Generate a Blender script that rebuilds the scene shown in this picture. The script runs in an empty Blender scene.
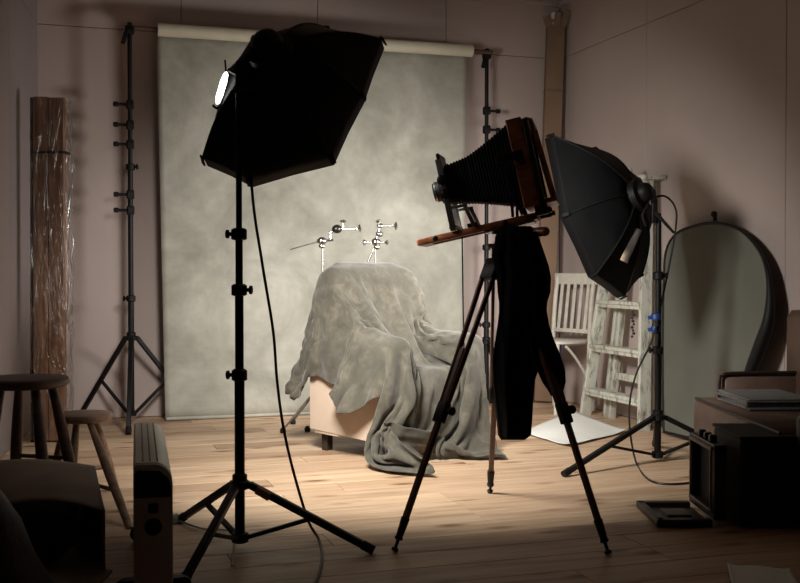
import bpy, bmesh, math, random
import numpy as np
from mathutils import Vector, Matrix, noise
random.seed(7)
PI = math.pi
SC = bpy.context.scene
COL = SC.collection

# ------------------------------------------------------------------ camera
H = 1.03                      # eye height
YAW = math.radians(18.1); PITCH = math.radians(1.15); F = 1067.0
s_, c_ = math.sin(YAW), math.cos(YAW)
sp, cp = math.sin(PITCH), math.cos(PITCH)
EYE = Vector((0, 0, H))
FWD = Vector((s_*cp, c_*cp, -sp)); RGT = Vector((c_, -s_, 0)); UPV = Vector((s_*sp, c_*sp, cp))
cd = bpy.data.cameras.new('camera'); cam = bpy.data.objects.new('camera', cd); COL.objects.link(cam)
cd.sensor_width = 36.0; cd.lens = F/800*36.0; cd.clip_start = 0.05
cam.matrix_world = Matrix(((RGT.x, UPV.x, -FWD.x, EYE.x), (RGT.y, UPV.y, -FWD.y, EYE.y),
                           (RGT.z, UPV.z, -FWD.z, EYE.z), (0, 0, 0, 1)))
SC.camera = cam
# ------------------------------------------------------------------ world, exposure
w = bpy.data.worlds.new('World'); SC.world = w; w.use_nodes = True
w.node_tree.nodes['Background'].inputs[0].default_value = (1.0, 0.86, 0.80, 1)
w.node_tree.nodes['Background'].inputs[1].default_value = 0.016
LEFT_BOX = 60.0      # watts behind the two softbox diffusers
RIGHT_BOX = 34.0
SPREAD = math.radians(112)   # narrow beam set on the lamps for falloff; no grid is built
vs = SC.view_settings
vs.view_transform = 'Standard'; vs.look = 'None'; vs.gamma = 1.0; vs.exposure = -0.30
vs.use_curve_mapping = False

# ------------------------------------------------------------------ placing helpers (room axes: X right along the back wall, Y deep, Z up)
def ray(px, py):
    return FWD + RGT*((px-400)/F) + UPV*((291.5-py)/F)
HF = Vector((s_, c_, 0))
def at_d(px, py, d):
    r = ray(px, py); return EYE + r*(d/r.dot(HF))
def flo(px, py, z=0.0):
    r = ray(px, py); return EYE + r*((z-H)/r.z)
def hit(px, py, p0, n):
    r = ray(px, py); return EYE + r*((p0-EYE).dot(n)/r.dot(n))
def LD(l, d, z=0.0):
    return Vector((d*s_+l*c_, d*c_-l*s_, z))
V = Vector

# ------------------------------------------------------------------ object helpers
def tag(o, label=None, cat=None, group=None, kind=None):
    if label: o['label'] = label
    if cat: o['category'] = cat
    if group: o['group'] = group
    if kind: o['kind'] = kind
    return o
def thing(name, loc, label, cat, group=None, rot=0.0):
    o = bpy.data.objects.new(name, None); COL.objects.link(o)
    o.empty_display_size = .05
    o.location = loc; o.rotation_euler = (0, 0, rot)
    return tag(o, label, cat, group)
def root_inv(o):
    M = Matrix.Identity(4)
    while o is not None:
        M = Matrix.LocRotScale(o.location, o.rotation_euler, o.scale) @ M
        o = o.parent
    return M.inverted()

def frame(o, x, z):
    x = x.normalized(); y = z.cross(x).normalized(); z = x.cross(y)
    return Matrix(((x.x, y.x, z.x, o.x), (x.y, y.y, z.y, o.y), (x.z, y.z, z.z, o.z), (0, 0, 0, 1)))
def basis(d):
    d = d.normalized()
    a = V((0, 0, 1)) if abs(d.z) < .9 else V((1, 0, 0))
    u = d.cross(a).normalized(); return u, d.cross(u).normalized()
def smooth_path(P, k=6):
    P = [V(p) for p in P]; Q = [P[0]*2-P[1]] + P + [P[-1]*2-P[-2]]; out = []
    for i in range(1, len(Q)-2):
        a, b, c, d = Q[i-1:i+3]
        for j in range(k):
            t = j/k
            out.append(.5*((2*b)+(c-a)*t+(2*a-5*b+4*c-d)*t*t+(3*b-a-3*c+d)*t**3))
    out.append(P[-1]); return out

class MB:
    def __init__(s, M=None):
        s.bm = bmesh.new(); s.M = M or Matrix.Identity(4)
    def _v(s, p): return s.bm.verts.new(s.M @ V(p))
    def loft(s, rings, closed=True, caps=True):
        R = [[s._v(p) for p in r] for r in rings]
        for a, b in zip(R, R[1:]):
            n = len(a)
            for i in range(n if closed else n-1):
                j = (i+1) % n
                try: s.bm.faces.new((a[i], a[j], b[j], b[i]))
                except ValueError: pass
        if caps and closed:
            s.bm.faces.new(R[0][::-1]); s.bm.faces.new(R[-1])
        return s
    def box(s, c, sz, R=None, bevel=0.0, taper=1.0):
        c = V(c); hx, hy, hz = sz[0]/2, sz[1]/2, sz[2]/2
        R = R or Matrix.Identity(3)
        b = min(bevel, hx*.9, hy*.9)
        def ring(z, k, ins):
            x, y = hx*k-ins, hy*k-ins
            if b > 0:
                q = max(b-ins, b*.3)
                pts = [(x-q, -y), (x, -y+q), (x, y-q), (x-q, y), (-x+q, y), (-x, y-q), (-x, -y+q), (-x+q, -y)]
            else: pts = [(x, -y), (x, y), (-x, y), (-x, -y)]
            return [c + R @ V((p[0], p[1], z)) for p in pts]
        if b > 0:
            bz = min(b, hz*.9)
            s.loft([ring(-hz, 1, b*.6), ring(-hz+bz, 1, 0), ring(hz-bz, taper, 0), ring(hz, taper, b*.6)])
        else: s.loft([ring(-hz, 1, 0), ring(hz, taper, 0)])
        return s
    def bar(s, p0, p1, wd, th, side=None, bevel=0.0):
        """rectangular bar p0->p1, width wd along 'side', thickness th"""
        p0, p1 = V(p0), V(p1); z = (p1-p0)
        L = z.length; z = z.normalized()
        x = V(side) if side is not None else basis(z)[0]
        x = (x - z*x.dot(z)).normalized(); y = z.cross(x)
        R = Matrix((x, y, z)).transposed()
        return s.box((p0+p1)/2, (wd, th, L), R, bevel)
    def cone(s, p0, p1, r0, r1=None, n=12):
        p0, p1 = V(p0), V(p1); r1 = r0 if r1 is None else r1
        u, v = basis(p1-p0)
        f = lambda p, r: [p+u*(r*math.cos(2*PI*i/n))+v*(r*math.sin(2*PI*i/n)) for i in range(n)]
        return s.loft([f(p0, r0), f(p1, r1)])
    def lathe(s, p, axis, prof, n=16):
        """prof: list of (distance along axis, radius)"""
        p = V(p); axis = V(axis).normalized(); u, v = basis(axis)
        return s.loft([[p+axis*h+u*(r*math.cos(2*PI*i/n))+v*(r*math.sin(2*PI*i/n)) for i in range(n)] for h, r in prof])
    def tube(s, P, r, n=8, k=0):
        P = smooth_path(P, k) if k else [V(p) for p in P]
        rings = []; u = None
        for i, p in enumerate(P):
            t = (P[min(i+1, len(P)-1)]-P[max(i-1, 0)]).normalized()
            if u is None: u = basis(t)[0]
            u = (u - t*u.dot(t)).normalized(); v = t.cross(u)
            rr = r(i/(len(P)-1)) if callable(r) else r
            rings.append([p+u*(rr*math.cos(2*PI*j/n))+v*(rr*math.sin(2*PI*j/n)) for j in range(n)])
        return s.loft(rings)
    def ball(s, c, r, n=12, sq=(1, 1, 1)):
        c = V(c)
        rings = []
        for i in range(n//2+1):
            a = PI*i/(n//2); rr = max(math.sin(a), .02)
            rings.append([c+V((sq[0]*r*rr*math.cos(2*PI*j/n), sq[1]*r*rr*math.sin(2*PI*j/n), -sq[2]*r*math.cos(a))) for j in range(n)])
        return s.loft(rings)
    def grid(s, P):
        R = [[s._v(p) for p in r] for r in P]
        for a, b in zip(R, R[1:]):
            for i in range(len(a)-1): s.bm.faces.new((a[i], a[i+1], b[i+1], b[i]))
        return s
    def poly(s, pts, off):
        """flat outline extruded by vector off"""
        off = V(off); return s.loft([[V(p) for p in pts], [V(p)+off for p in pts]])
    def build(s, name, m, parent=None, smooth=40, solid=0, sub=0, origin=None):
        bmesh.ops.recalc_face_normals(s.bm, faces=s.bm.faces[:])
        me = bpy.data.meshes.new(name)
        o = bpy.data.objects.new(name, me); COL.objects.link(o)
        if parent is not None: o.parent = parent; s.bm.transform(root_inv(parent))
        elif origin is not None:
            s.bm.transform(Matrix.Translation(-V(origin))); o.location = origin
        s.bm.to_mesh(me); s.bm.free()
        me.materials.append(m)
        if solid:
            q = o.modifiers.new('thick', 'SOLIDIFY'); q.thickness = solid; q.offset = 0
        if sub:
            q = o.modifiers.new('sub', 'SUBSURF'); q.levels = sub; q.render_levels = sub
        if smooth:
            for p in me.polygons: p.use_smooth = True
            if not sub:
                try: me.set_sharp_from_angle(angle=math.radians(smooth))
                except Exception: pass
        return o

# ------------------------------------------------------------------ materials
def srgb(r, g, b):
    f = lambda u: u/12.92 if u <= .04045 else ((u+.055)/1.055)**2.4
    return (f(r/255), f(g/255), f(b/255), 1)
class NT:
    def __init__(s, name):
        s.m = bpy.data.materials.new(name); s.m.use_nodes = True
        s.t = s.m.node_tree; s.N = s.t.nodes; s.L = s.t.links
        s.b = s.N['Principled BSDF']
    def n(s, typ, **kw):
        x = s.N.new('ShaderNode'+typ)
        for k, v in kw.items():
            if k in ('operation', 'blend_type', 'data_type', 'wave_type', 'bands_direction', 'feature', 'noise_dimensions'): setattr(x, k, v)
            else: x.inputs[k].default_value = v
        return x
    def l(s, a, b): s.L.new(a, b)
    def coords(s, scale=(1, 1, 1), rnd=False, kind='Object'):
        tc = s.n('TexCoord'); mp = s.n('Mapping'); mp.inputs['Scale'].default_value = scale
        s.l(tc.outputs[kind], mp.inputs['Vector'])
        if rnd:
            oi = s.n('ObjectInfo'); m = s.n('Math', operation='MULTIPLY'); m.inputs[1].default_value = 37.0
            cb = s.n('CombineXYZ'); s.l(oi.outputs['Random'], m.inputs[0])
            for i in range(3): s.l(m.outputs[0], cb.inputs[i])
            s.l(cb.outputs[0], mp.inputs['Location'])
        return mp.outputs[0]
    def ramp(s, fac, stops):
        r = s.N.new('ShaderNodeValToRGB'); e = r.color_ramp.elements
        while len(e) < len(stops): e.new(.5)
        for q, (p, col) in zip(e, stops): q.position = p; q.color = col
        s.l(fac, r.inputs[0]); return r.outputs[0]
    def mix(s, fac, a, b, mode='MIX'):
        x = s.N.new('ShaderNodeMix'); x.data_type = 'RGBA'; x.blend_type = mode
        for k, v in ((0, fac), (6, a), (7, b)):
            if hasattr(v, 'links') or hasattr(v, 'is_linked'): s.l(v, x.inputs[k])
            else: x.inputs[k].default_value = v
        return x.outputs[2]
    def bump(s, h, st=.2, dist=.01):
        b = s.n('Bump'); b.inputs['Strength'].default_value = st; b.inputs['Distance'].default_value = dist
        s.l(h, b.inputs['Height']); s.l(b.outputs[0], s.b.inputs['Normal'])

def plain(name, col, rough=.5, metal=0.0, var=.12, scale=12.0, bump=0.0, bscale=60.0, spec=None, sheen=0):
    t = NT(name); co = t.coords()
    nz = t.n('TexNoise', Scale=scale, Detail=4.0); t.l(co, nz.inputs['Vector'])
    c0 = tuple(x*(1-var) for x in col[:3])+(1,); c1 = tuple(min(1, x*(1+var)) for x in col[:3])+(1,)
    t.l(t.ramp(nz.outputs[0], [(.3, c0), (.7, c1)]), t.b.inputs['Base Color'])
    t.b.inputs['Roughness'].default_value = rough; t.b.inputs['Metallic'].default_value = metal
    if spec is not None: t.b.inputs['Specular IOR Level'].default_value = spec
    if sheen: t.b.inputs['Sheen Weight'].default_value = sheen
    if bump:
        n2 = t.n('TexNoise', Scale=bscale, Detail=3.0); t.l(co, n2.inputs['Vector']); t.bump(n2.outputs[0], bump, .004)
    return t.m
def wood(name, dark, light, rough=.45, stretch=(2, 30, 30), rnd=True, bump=.15):
    t = NT(name); co = t.coords(stretch, rnd)
    nz = t.n('TexNoise', Scale=1.0, Detail=6.0, Distortion=.6); t.l(co, nz.inputs['Vector'])
    t.l(t.ramp(nz.outputs[0], [(.3, dark), (.7, light)]), t.b.inputs['Base Color'])
    t.b.inputs['Roughness'].default_value = rough
    t.bump(nz.outputs[0], bump, .003); return t.m

BLACK = plain('black_painted_metal', (.006, .0055, .0055, 1), .5, .0, spec=.25)
BLACKP = plain('black_plastic', (.006, .0055, .0055, 1), .55, spec=.25)
NYLON = plain('black_nylon', (.006, .0062, .0068, 1), .6, bump=.3, bscale=300, spec=.15)
FOCUS = plain('black_focus_cloth', (.0045, .0045, .0055, 1), .95, sheen=.03, spec=.08)
CHROME = plain('chrome', (.72, .71, .68, 1), .22, 1.0)
STEEL = plain('dull_steel', (.34, .34, .33, 1), .35, 1.0)
BRASS = plain('dark_metal_fitting', (.05, .045, .04, 1), .35, .8)
SILVER = plain('silver_lining', (.75, .75, .73, 1), .3, .9, bump=.4, bscale=25)
CREAM = plain('cream_upholstery', srgb(196, 176, 156), .9, var=.04, bump=.25, bscale=350)
DKLEG = plain('dark_stained_leg', (.02, .012, .009, 1), .4)
PAPER = plain('white_paper', srgb(226, 226, 220), .8, var=.03)
BLUE = plain('blue_plastic', (.006, .035, .17, 1), .5)
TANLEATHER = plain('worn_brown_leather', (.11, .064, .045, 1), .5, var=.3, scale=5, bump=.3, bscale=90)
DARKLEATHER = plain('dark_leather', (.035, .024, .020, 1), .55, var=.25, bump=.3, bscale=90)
PIPING = plain('dark_piping', (.015, .009, .008, 1), .5)
CARDB = plain('dusty_cardboard', (.30, .245, .21, 1), .9, var=.15, scale=5, bump=.15)
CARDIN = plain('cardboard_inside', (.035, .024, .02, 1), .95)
CARTON = plain('brown_carton', srgb(128, 104, 84), .85, var=.1, scale=4, bump=.1)
HEATER = plain('off_white_enamel', srgb(206, 208, 192), .4, var=.03)
HEATEND = plain('grey_heater_end', (.55, .48, .42, 1), .5, var=.05)
CABINET = plain('black_box_body', (.008, .0065, .006, 1), .7, var=.3)
PAGES = plain('old_paper_pages', srgb(112, 110, 106), .8, var=.15, scale=40)
ROLLER = plain('cream_roller_tube', srgb(205, 200, 180), .6, var=.05)
CABLE = plain('black_rubber_cable', (.012, .012, .011, 1), .5)
CORD = plain('dark_cord', (.03, .025, .022, 1), .8)
GREYP = plain('grey_plastic', srgb(150, 155, 150), .5)
MAHOG = wood('reddish_mahogany', (.24, .068, .028, 1), (.52, .19, .085, 1), .32, (6, 30, 30), False, .05)
LEGWOOD = wood('dark_walnut_leg', (.045, .018, .011, 1), (.13, .052, .03, 1), .32, (30, 30, 4), False, .05)
STOOLW = wood('brown_stool_wood', (.17, .105, .07, 1), (.36, .235, .16, 1), .5, (3, 26, 26), False)
STOOLD = wood('dark_stool_wood', (.045, .026, .02, 1), (.12, .072, .055, 1), .5, (3, 26, 26), False)
BOARDW = wood('wrapped_board_wood', (.17, .075, .04, 1), (.46, .26, .15, 1), .6, (30, 30, 3))

def lit(name, strength, col=(1, .95, .87, 1)):
    t = NT(name)
    t.b.inputs['Base Color'].default_value = (.8, .8, .8, 1)
    t.b.inputs['Emission Color'].default_value = col; t.b.inputs['Emission Strength'].default_value = strength
    return t.m
GLOWL = lit('lit_left_diffuser', 4.0); GLOWR = lit('lit_right_diffuser', 3.0); BULB = lit('lit_lamp', 9.0, (1, .98, .95, 1))

def floor_mat():
    t = NT('pale_pine_boards'); co = t.coords((1.2, 14, 14), True)
    nz = t.n('TexNoise', Scale=1.0, Detail=7.0, Distortion=.8, Roughness=.6); t.l(co, nz.inputs['Vector'])
    base = t.ramp(nz.outputs[0], [(.25, (.38, .25, .16, 1)), (.5, (.62, .455, .315, 1)), (.75, (.76, .60, .44, 1))])
    oi = t.n('ObjectInfo')
    tint = t.ramp(oi.outputs['Random'], [(0, (.66, .59, .53, 1)), (.35, (1, .96, .92, 1)), (.7, (.86, .80, .74, 1)), (1, (1.05, 1.03, .98, 1))])
    c = t.mix(1.0, base, tint, 'MULTIPLY')
    # fine grain
    co3 = t.coords((3, 120, 120), True); n3 = t.n('TexNoise', Scale=1.0, Detail=3.0); t.l(co3, n3.inputs['Vector'])
    c = t.mix(.5, c, t.ramp(n3.outputs[0], [(.3, (.72, .70, .66, 1)), (.6, (1, 1, 1, 1))]), 'MULTIPLY')
    # knots
    co2 = t.coords((2.6, 7.0, 7.0), True); vo = t.n('TexVoronoi', Scale=1.0); t.l(co2, vo.inputs['Vector'])
    k = t.ramp(vo.outputs['Distance'], [(.05, (.20, .13, .09, 1)), (.12, (.55, .43, .35, 1)), (.24, (1, 1, 1, 1))])
    c = t.mix(.9, c, k, 'MULTIPLY')
    # worn dirt patches
    co4 = t.coords((1, 1, 1)); n4 = t.n('TexNoise', Scale=1.7, Detail=3.0); t.l(co4, n4.inputs['Vector'])
    c = t.mix(.35, c, t.ramp(n4.outputs[0], [(.35, (.7, .66, .62, 1)), (.65, (1, 1, 1, 1))]), 'MULTIPLY')
    t.l(c, t.b.inputs['Base Color']); t.b.inputs['Roughness'].default_value = .48
    t.bump(n3.outputs[0], .12, .002); return t.m
FLOORM = floor_mat()
JOINT = plain('floor_joint_dirt', (.03, .02, .014, 1), .9)
def wall_mat(name, col):
    t = NT(name); co = t.coords((1, 1, 1))
    nz = t.n('TexNoise', Scale=1.3, Detail=4.0); t.l(co, nz.inputs['Vector'])
    c0 = tuple(x*.93 for x in col[:3])+(1,)
    t.l(t.ramp(nz.outputs[0], [(.35, c0), (.65, col)]), t.b.inputs['Base Color'])
    wv = t.n('TexWave', Scale=55.0); wv.bands_direction = 'Z'; t.l(co, wv.inputs['Vector'])
    w2 = t.n('TexWave', Scale=55.0); w2.bands_direction = 'DIAGONAL'; t.l(co, w2.inputs['Vector'])
    ad = t.n('Math', operation='ADD'); t.l(wv.outputs['Fac'], ad.inputs[0]); t.l(w2.outputs['Fac'], ad.inputs[1])
    t.bump(ad.outputs[0], .10, .002)
    t.b.inputs['Roughness'].default_value = .85; return t.m
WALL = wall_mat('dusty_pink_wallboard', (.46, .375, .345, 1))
WALLD = wall_mat('shaded_grey_wallboard', (.27, .225, .22, 1))  # left wall's dimness put into a darker, greyer board colour
SEAM = plain('wall_seam', (.16, .12, .105, 1), .9)
CEIL = plain('ceiling_paint', (.42, .37, .35, 1), .9, var=.05)
def backdrop_mat():
    t = NT('mottled_grey_canvas'); co = t.coords()
    a = t.n('TexNoise', Scale=1.9, Detail=8.0, Roughness=.62, Distortion=.5); t.l(co, a.inputs['Vector'])
    c = t.ramp(a.outputs[0], [(.30, (.225, .218, .182, 1)), (.5, (.335, .325, .278, 1)), (.72, (.47, .455, .395, 1))])
    b = t.n('TexNoise', Scale=14.0, Detail=6.0); t.l(co, b.inputs['Vector'])
    c = t.mix(.45, c, t.ramp(b.outputs[0], [(.3, (.72, .73, .72, 1)), (.7, (1, 1, 1, 1))]), 'MULTIPLY')
    t.l(c, t.b.inputs['Base Color']); t.b.inputs['Roughness'].default_value = .9
    t.bump(b.outputs[0], .12, .006); return t.m
CANVAS = backdrop_mat()
def blanket_mat():
    t = NT('grey_green_plush'); co = t.coords()
    a = t.n('TexNoise', Scale=11.0, Detail=7.0, Distortion=.7, Roughness=.65); t.l(co, a.inputs['Vector'])
    c = t.ramp(a.outputs[0], [(.3, (.046, .042, .030, 1)), (.5, (.070, .063, .046, 1)), (.72, (.122, .108, .080, 1))])
    t.l(c, t.b.inputs['Base Color']); t.b.inputs['Roughness'].default_value = .95
    t.b.inputs['Sheen Weight'].default_value = .22; t.b.inputs['Sheen Roughness'].default_value = .5
    b = t.n('TexNoise', Scale=220.0, Detail=2.0); t.l(co, b.inputs['Vector']); t.bump(b.outputs[0], .25, .003); return t.m
PLUSH = blanket_mat()
def distressed(name):
    t = NT(name); co = t.coords((1, 1, .25))
    a = t.n('TexNoise', Scale=28.0, Detail=6.0, Roughness=.7); t.l(co, a.inputs['Vector'])
    c = t.ramp(a.outputs[0], [(.34, (.16, .14, .105, 1)), (.42, (.34, .33, .27, 1)), (.50, (.54, .54, .47, 1))])
    t.l(c, t.b.inputs['Base Color']); t.b.inputs['Roughness'].default_value = .75; t.bump(a.outputs[0], .3, .003); return t.m
CHIPPED = distressed('chipped_white_paint')
CHAIRW = plain('old_white_chair_paint', (.55, .52, .45, 1), .55, var=.12, scale=20)
REFL = plain('grey_green_panel_cloth', (.115, .115, .094, 1), .9, var=.12, scale=3, bump=.1, bscale=200)
def wrap_mat():
    t = NT('clear_plastic_wrap'); co = t.coords((1, 1, .22))
    a = t.n('TexNoise', Scale=24.0, Detail=4.0, Distortion=2.0); t.l(co, a.inputs['Vector'])
    b = t.n('Bump'); b.inputs['Strength'].default_value = .8; b.inputs['Distance'].default_value = .04; t.l(a.outputs[0], b.inputs['Height'])
    g = t.n('BsdfGlossy'); g.inputs['Roughness'].default_value = .2; g.inputs['Color'].default_value = (.95, .95, .92, 1); t.l(b.outputs[0], g.inputs['Normal'])
    tr = t.n('BsdfTransparent'); fr = t.n('Fresnel', IOR=1.6); t.l(b.outputs[0], fr.inputs['Normal'])
    ad = t.n('Math', operation='ADD'); ad.operation = 'MULTIPLY_ADD'; ad.inputs[1].default_value = .75; ad.inputs[2].default_value = .02; t.l(fr.outputs[0], ad.inputs[0])
    mx = t.n('MixShader'); t.l(ad.outputs[0], mx.inputs[0]); t.l(tr.outputs[0], mx.inputs[1]); t.l(g.outputs[0], mx.inputs[2])
    t.l(mx.outputs[0], t.N['Material Output'].inputs['Surface']); return t.m
WRAP = wrap_mat()

# ------------------------------------------------------------------ room shell
YB, XR, ZC = 7.65, 3.83, 3.13
ZR = 2.695                                     # horizontal joint in the wall boards
def wl(y): return -.08-.13*(YB-y)              # the left wall runs slightly askew
def slab(name, quad, thick, m, n):
    o = MB().poly(quad, V(n)*thick).build(name, m, smooth=0); tag(o, kind='structure'); return o
fl = slab('floor', [(-1.4, -1, -.02), (XR+.1, -1, -.02), (XR+.1, YB+.1, -.02), (-1.4, YB+.1, -.02)], .1, JOINT, (0, 0, -1))
ce = slab('ceiling', [(-1.4, -1, ZC), (XR+.1, -1, ZC), (XR+.1, YB+.1, ZC), (-1.4, YB+.1, ZC)], .1, CEIL, (0, 0, 1))
wb = slab('wall_back', [(-.3, YB+.012, -.02), (XR+.1, YB+.012, -.02), (XR+.1, YB+.012, ZC), (-.3, YB+.012, ZC)], .1, SEAM, (0, 1, 0))
wr = slab('wall_right', [(XR+.012, -1, -.02), (XR+.012, YB+.01, -.02), (XR+.012, YB+.01, ZC), (XR+.012, -1, ZC)], .1, SEAM, (1, 0, 0))
nl = V((1, -.13, 0)).normalized()
wlft = slab('wall_left', [(wl(-1)-.012, -1, -.02), (wl(YB)-.012, YB, -.02), (wl(YB)-.012, YB, ZC), (wl(-1)-.012, -1, ZC)], .1, SEAM, -nl)
def wpanel(parent, p0, p1, z0, z1, n, m_=None):
    """one wall board between floor points p0,p1 and heights z0..z1; n = inward normal"""
    p0, p1 = V(p0), V(p1); d = (p1-p0).normalized(); g = .0022
    a, b = p0+d*g, p1-d*g
    q = lambda p, z: V((p.x, p.y, z))
    i = .003*1.0
    out = [q(a, z0+g), q(b, z0+g), q(b, z1-g), q(a, z1-g)]
    inn = [q(a+d*i, z0+g+i), q(b-d*i, z0+g+i), q(b-d*i, z1-g-i), q(a+d*i, z1-g-i)]
    m = MB(); m.loft([[p-V(n)*.0115 for p in out], [p-V(n)*.003 for p in out], inn])
    m.build('panel', m_ or WALL, parent, smooth=0)
bx_ = [-.085, .88, 1.865, 2.87, XR]
for a, b in zip(bx_, bx_[1:]):
    wpanel(wb, (a, YB, 0), (b, YB, 0), 0, ZR, (0, -1, 0)); wpanel(wb, (a, YB, 0), (b, YB, 0), ZR, ZC, (0, -1, 0))
ry = [YB, 6.36, 4.915, 3.5, 2.1, .7, -1]
for a, b in zip(ry, ry[1:]):
    wpanel(wr, (XR, a, 0), (XR, b, 0), 0, ZR, (-1, 0, 0)); wpanel(wr, (XR, a, 0), (XR, b, 0), ZR, ZC, (-1, 0, 0))
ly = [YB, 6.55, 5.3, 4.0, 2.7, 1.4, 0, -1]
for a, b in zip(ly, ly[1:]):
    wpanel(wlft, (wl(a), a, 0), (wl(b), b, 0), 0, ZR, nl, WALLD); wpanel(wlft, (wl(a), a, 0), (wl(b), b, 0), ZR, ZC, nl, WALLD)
# small ceiling moulding along the back and right walls
t1 = MB().box((1.87, YB-.017, ZC-.017), (3.9, .03, .03)).build('trim_1', WALL, smooth=0); tag(t1, kind='structure')
t2 = MB().box((XR-.017, 3.3, ZC-.017), (.03, 8.6, .03)).build('trim_2', WALL, smooth=0); tag(t2, kind='structure')

# floor boards, each a part of the floor
PW = .19
pm = {}
def plank(x0, x1, y):
    key = round(x1-x0, 2)
    if key not in pm:
        L = key; hw = PW/2-.0017; hl = L/2-.001
        b = MB(); r = lambda z, i: [(hl-i, -hw+i, z), (hl-i, hw-i, z), (-hl+i, hw-i, z), (-hl+i, -hw+i, z)]
        b.loft([r(-.02, 0), r(-.0015, 0), r(0, .0015)])
        o = b.build('plank', FLOORM, fl, smooth=0); pm[key] = o.data; q = o
    else:
        q = bpy.data.objects.new('plank', pm[key]); COL.objects.link(q); q.parent = fl
    q.location = ((x0+x1)/2, y, 0)
y = YB-PW/2; row = 0
while y > -.9:
    xs = -1.3; x = xs + random.choice([0.6, 1.0, 1.4, 1.9, 2.3])
    near = y < 2.7
    cuts = [xs]
    while x < XR-.5:
        cuts.append(x); x += random.choice([1.6, 2.0, 2.4]) if not near else 3.0
    cuts.append(XR)
    cuts = [round(q, 1) for q in cuts[:-1]]+[XR]
    for a, b in zip(cuts, cuts[1:]): plank(a, b, y)
    y -= PW; row += 1

# ------------------------------------------------------------------ stands
def light_stand(name, label, group, base, feet, hub, joint, top, collars, r=.0165, frac=.52, cat='light stand', root_group=None):
    t = thing(name, base, label, cat, group)
    B = V((base[0], base[1], 0)); U = V((0, 0, 1))
    cs = sorted(collars)
    zs = [joint-.02, cs[0] if cs else top*.5]
    MB().cone(B+U*(joint-.02), B+U*zs[1], r, n=14).build('lower_pole', BLACK, t)
    lev = cs + [top]
    for i in range(len(lev)-1):
        rr = r*(1-.13*(i+1))
        MB().cone(B+U*lev[i], B+U*lev[i+1], rr, n=12).build('pole_section', BLACK, t)
    for i, z in enumerate(cs):
        c = MB().lathe(B+U*(z-.022), U, [(0, r*1.15), (.004, r*1.55), (.038, r*1.55), (.044, r*1.1)], 14).build('collar', BLACKP, t)
        k = RGT*(1 if i % 2 else -1)
        q = MB(); q.cone(B+U*z+k*r, B+U*z+k*(r*2.1), r*.4); q.lathe(B+U*z+k*(r*1.9), k, [(0, r*.5), (.003, r*.9), (.012, r*.9), (.015, r*.5)], 10)
        q.build('knob', BLACKP, c)
    h = MB().lathe(B+U*(hub-.03), U, [(0, r*1.3), (.006, r*2.0), (.03, r*2.0), (.036, r*1.5), (.055, r*1.5), (.06, r*1.1)], 16)
    for f in feet:
        d = (V(f)-B); d.z = 0; d.normalize(); h.bar(B+U*hub-U*.012+d*r, B+U*hub-U*.012+d*(r*2.6), r*1.2, r*1.5, U)
    h.build('hub', BLACKP, t)
    j = MB().lathe(B+U*(joint-.022), U, [(0, r*1.1), (.005, r*1.7), (.035, r*1.7), (.04, r*1.1)], 14)
    j.build('lower_collar', BLACKP, t)
    for f in feet:
        f = V((f[0], f[1], .018)); d = (f-B); d.z = 0; d.normalize()
        top_ = B+U*(hub-.012)+d*(r*2.2)
        L = MB().bar(top_, f, r*1.5, r*1.4, U.cross(d), .004).build('leg', BLACK, t)
        dd = (f-top_).normalized()
        MB().cone(f-dd*.035, f+dd*.012, r*1.0, r*.95).build('rubber_foot', BLACKP, L)
        m_ = top_.lerp(f, frac)
        MB().bar(B+U*joint+d*(r*1.5), m_, r*1.3, r*.8, U.cross(d), .003).build('brace', BLACK, t)
    return t

# left backdrop stand
def tri(c, r, a0): return [(c[0]+r*math.cos(math.radians(a0+120*i)), c[1]+r*math.sin(math.radians(a0+120*i)), 0) for i in range(3)]
SL = V((.507, 7.36, 0)); SR = V((3.10, 7.40, 0))
def feet_at(c, L): return [(c[0]+r*math.cos(math.radians(a)), c[1]+r*math.sin(math.radians(a)), 0) for r, a in L]
def clip(t, z, side, base):
    p = V((base.x, base.y, z))
    c = MB().box(p, (.05, .05, .06), bevel=.008).build('clip', BLACKP, t)
    MB().lathe(p+V((side*.02, 0, 0)), (side, 0, 0), [(0, .010), (.055, .010), (.06, .017), (.085, .017), (.09, .009)], 12).build('spigot', BLACKP, c)
tl = light_stand('backdrop_stand', 'tall black tripod stand holding the left end of the grey backdrop, against pink wall',
                 'stands carrying the grey backdrop', SL, feet_at(SL, ((.50, 22), (.42, 143), (.52, 264))), .586, .07, 2.625, [.84, 1.72], r=.02, cat='stand')
for z in (2.135, 2.0, 1.87, 1.535, 1.43): clip(tl, z, -1, SL)
tr = light_stand('backdrop_stand', 'black backdrop stand seen behind the wooden view camera, right of the backdrop',
                 'stands carrying the grey backdrop', SR, feet_at(SR, ((.38, 160), (.28, 40), (.40, 280))), .5, .07, 2.625, [.62, 1.2], r=.02, cat='stand')
for z in (2.22, 2.08): clip(tr, z, 1, SR)
for t_, b_, sd in ((tl, SL, -1), (tr, SR, 1)):
    q = MB(); q.box((b_.x, b_.y, 2.63), (.06, .06, .05), bevel=.01); q.box((b_.x+.0*sd, b_.y, 2.665), (.03, .045, .03), bevel=.005)
    hk = q.build('crossbar_hook', BLACKP, t_)
    MB().bar((b_.x-.025, b_.y-.03, 2.61), (b_.x-.045, b_.y-.03, 2.53), .03, .016, (1, 0, 0), .005).build('lever', BLACKP, hk)

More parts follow.
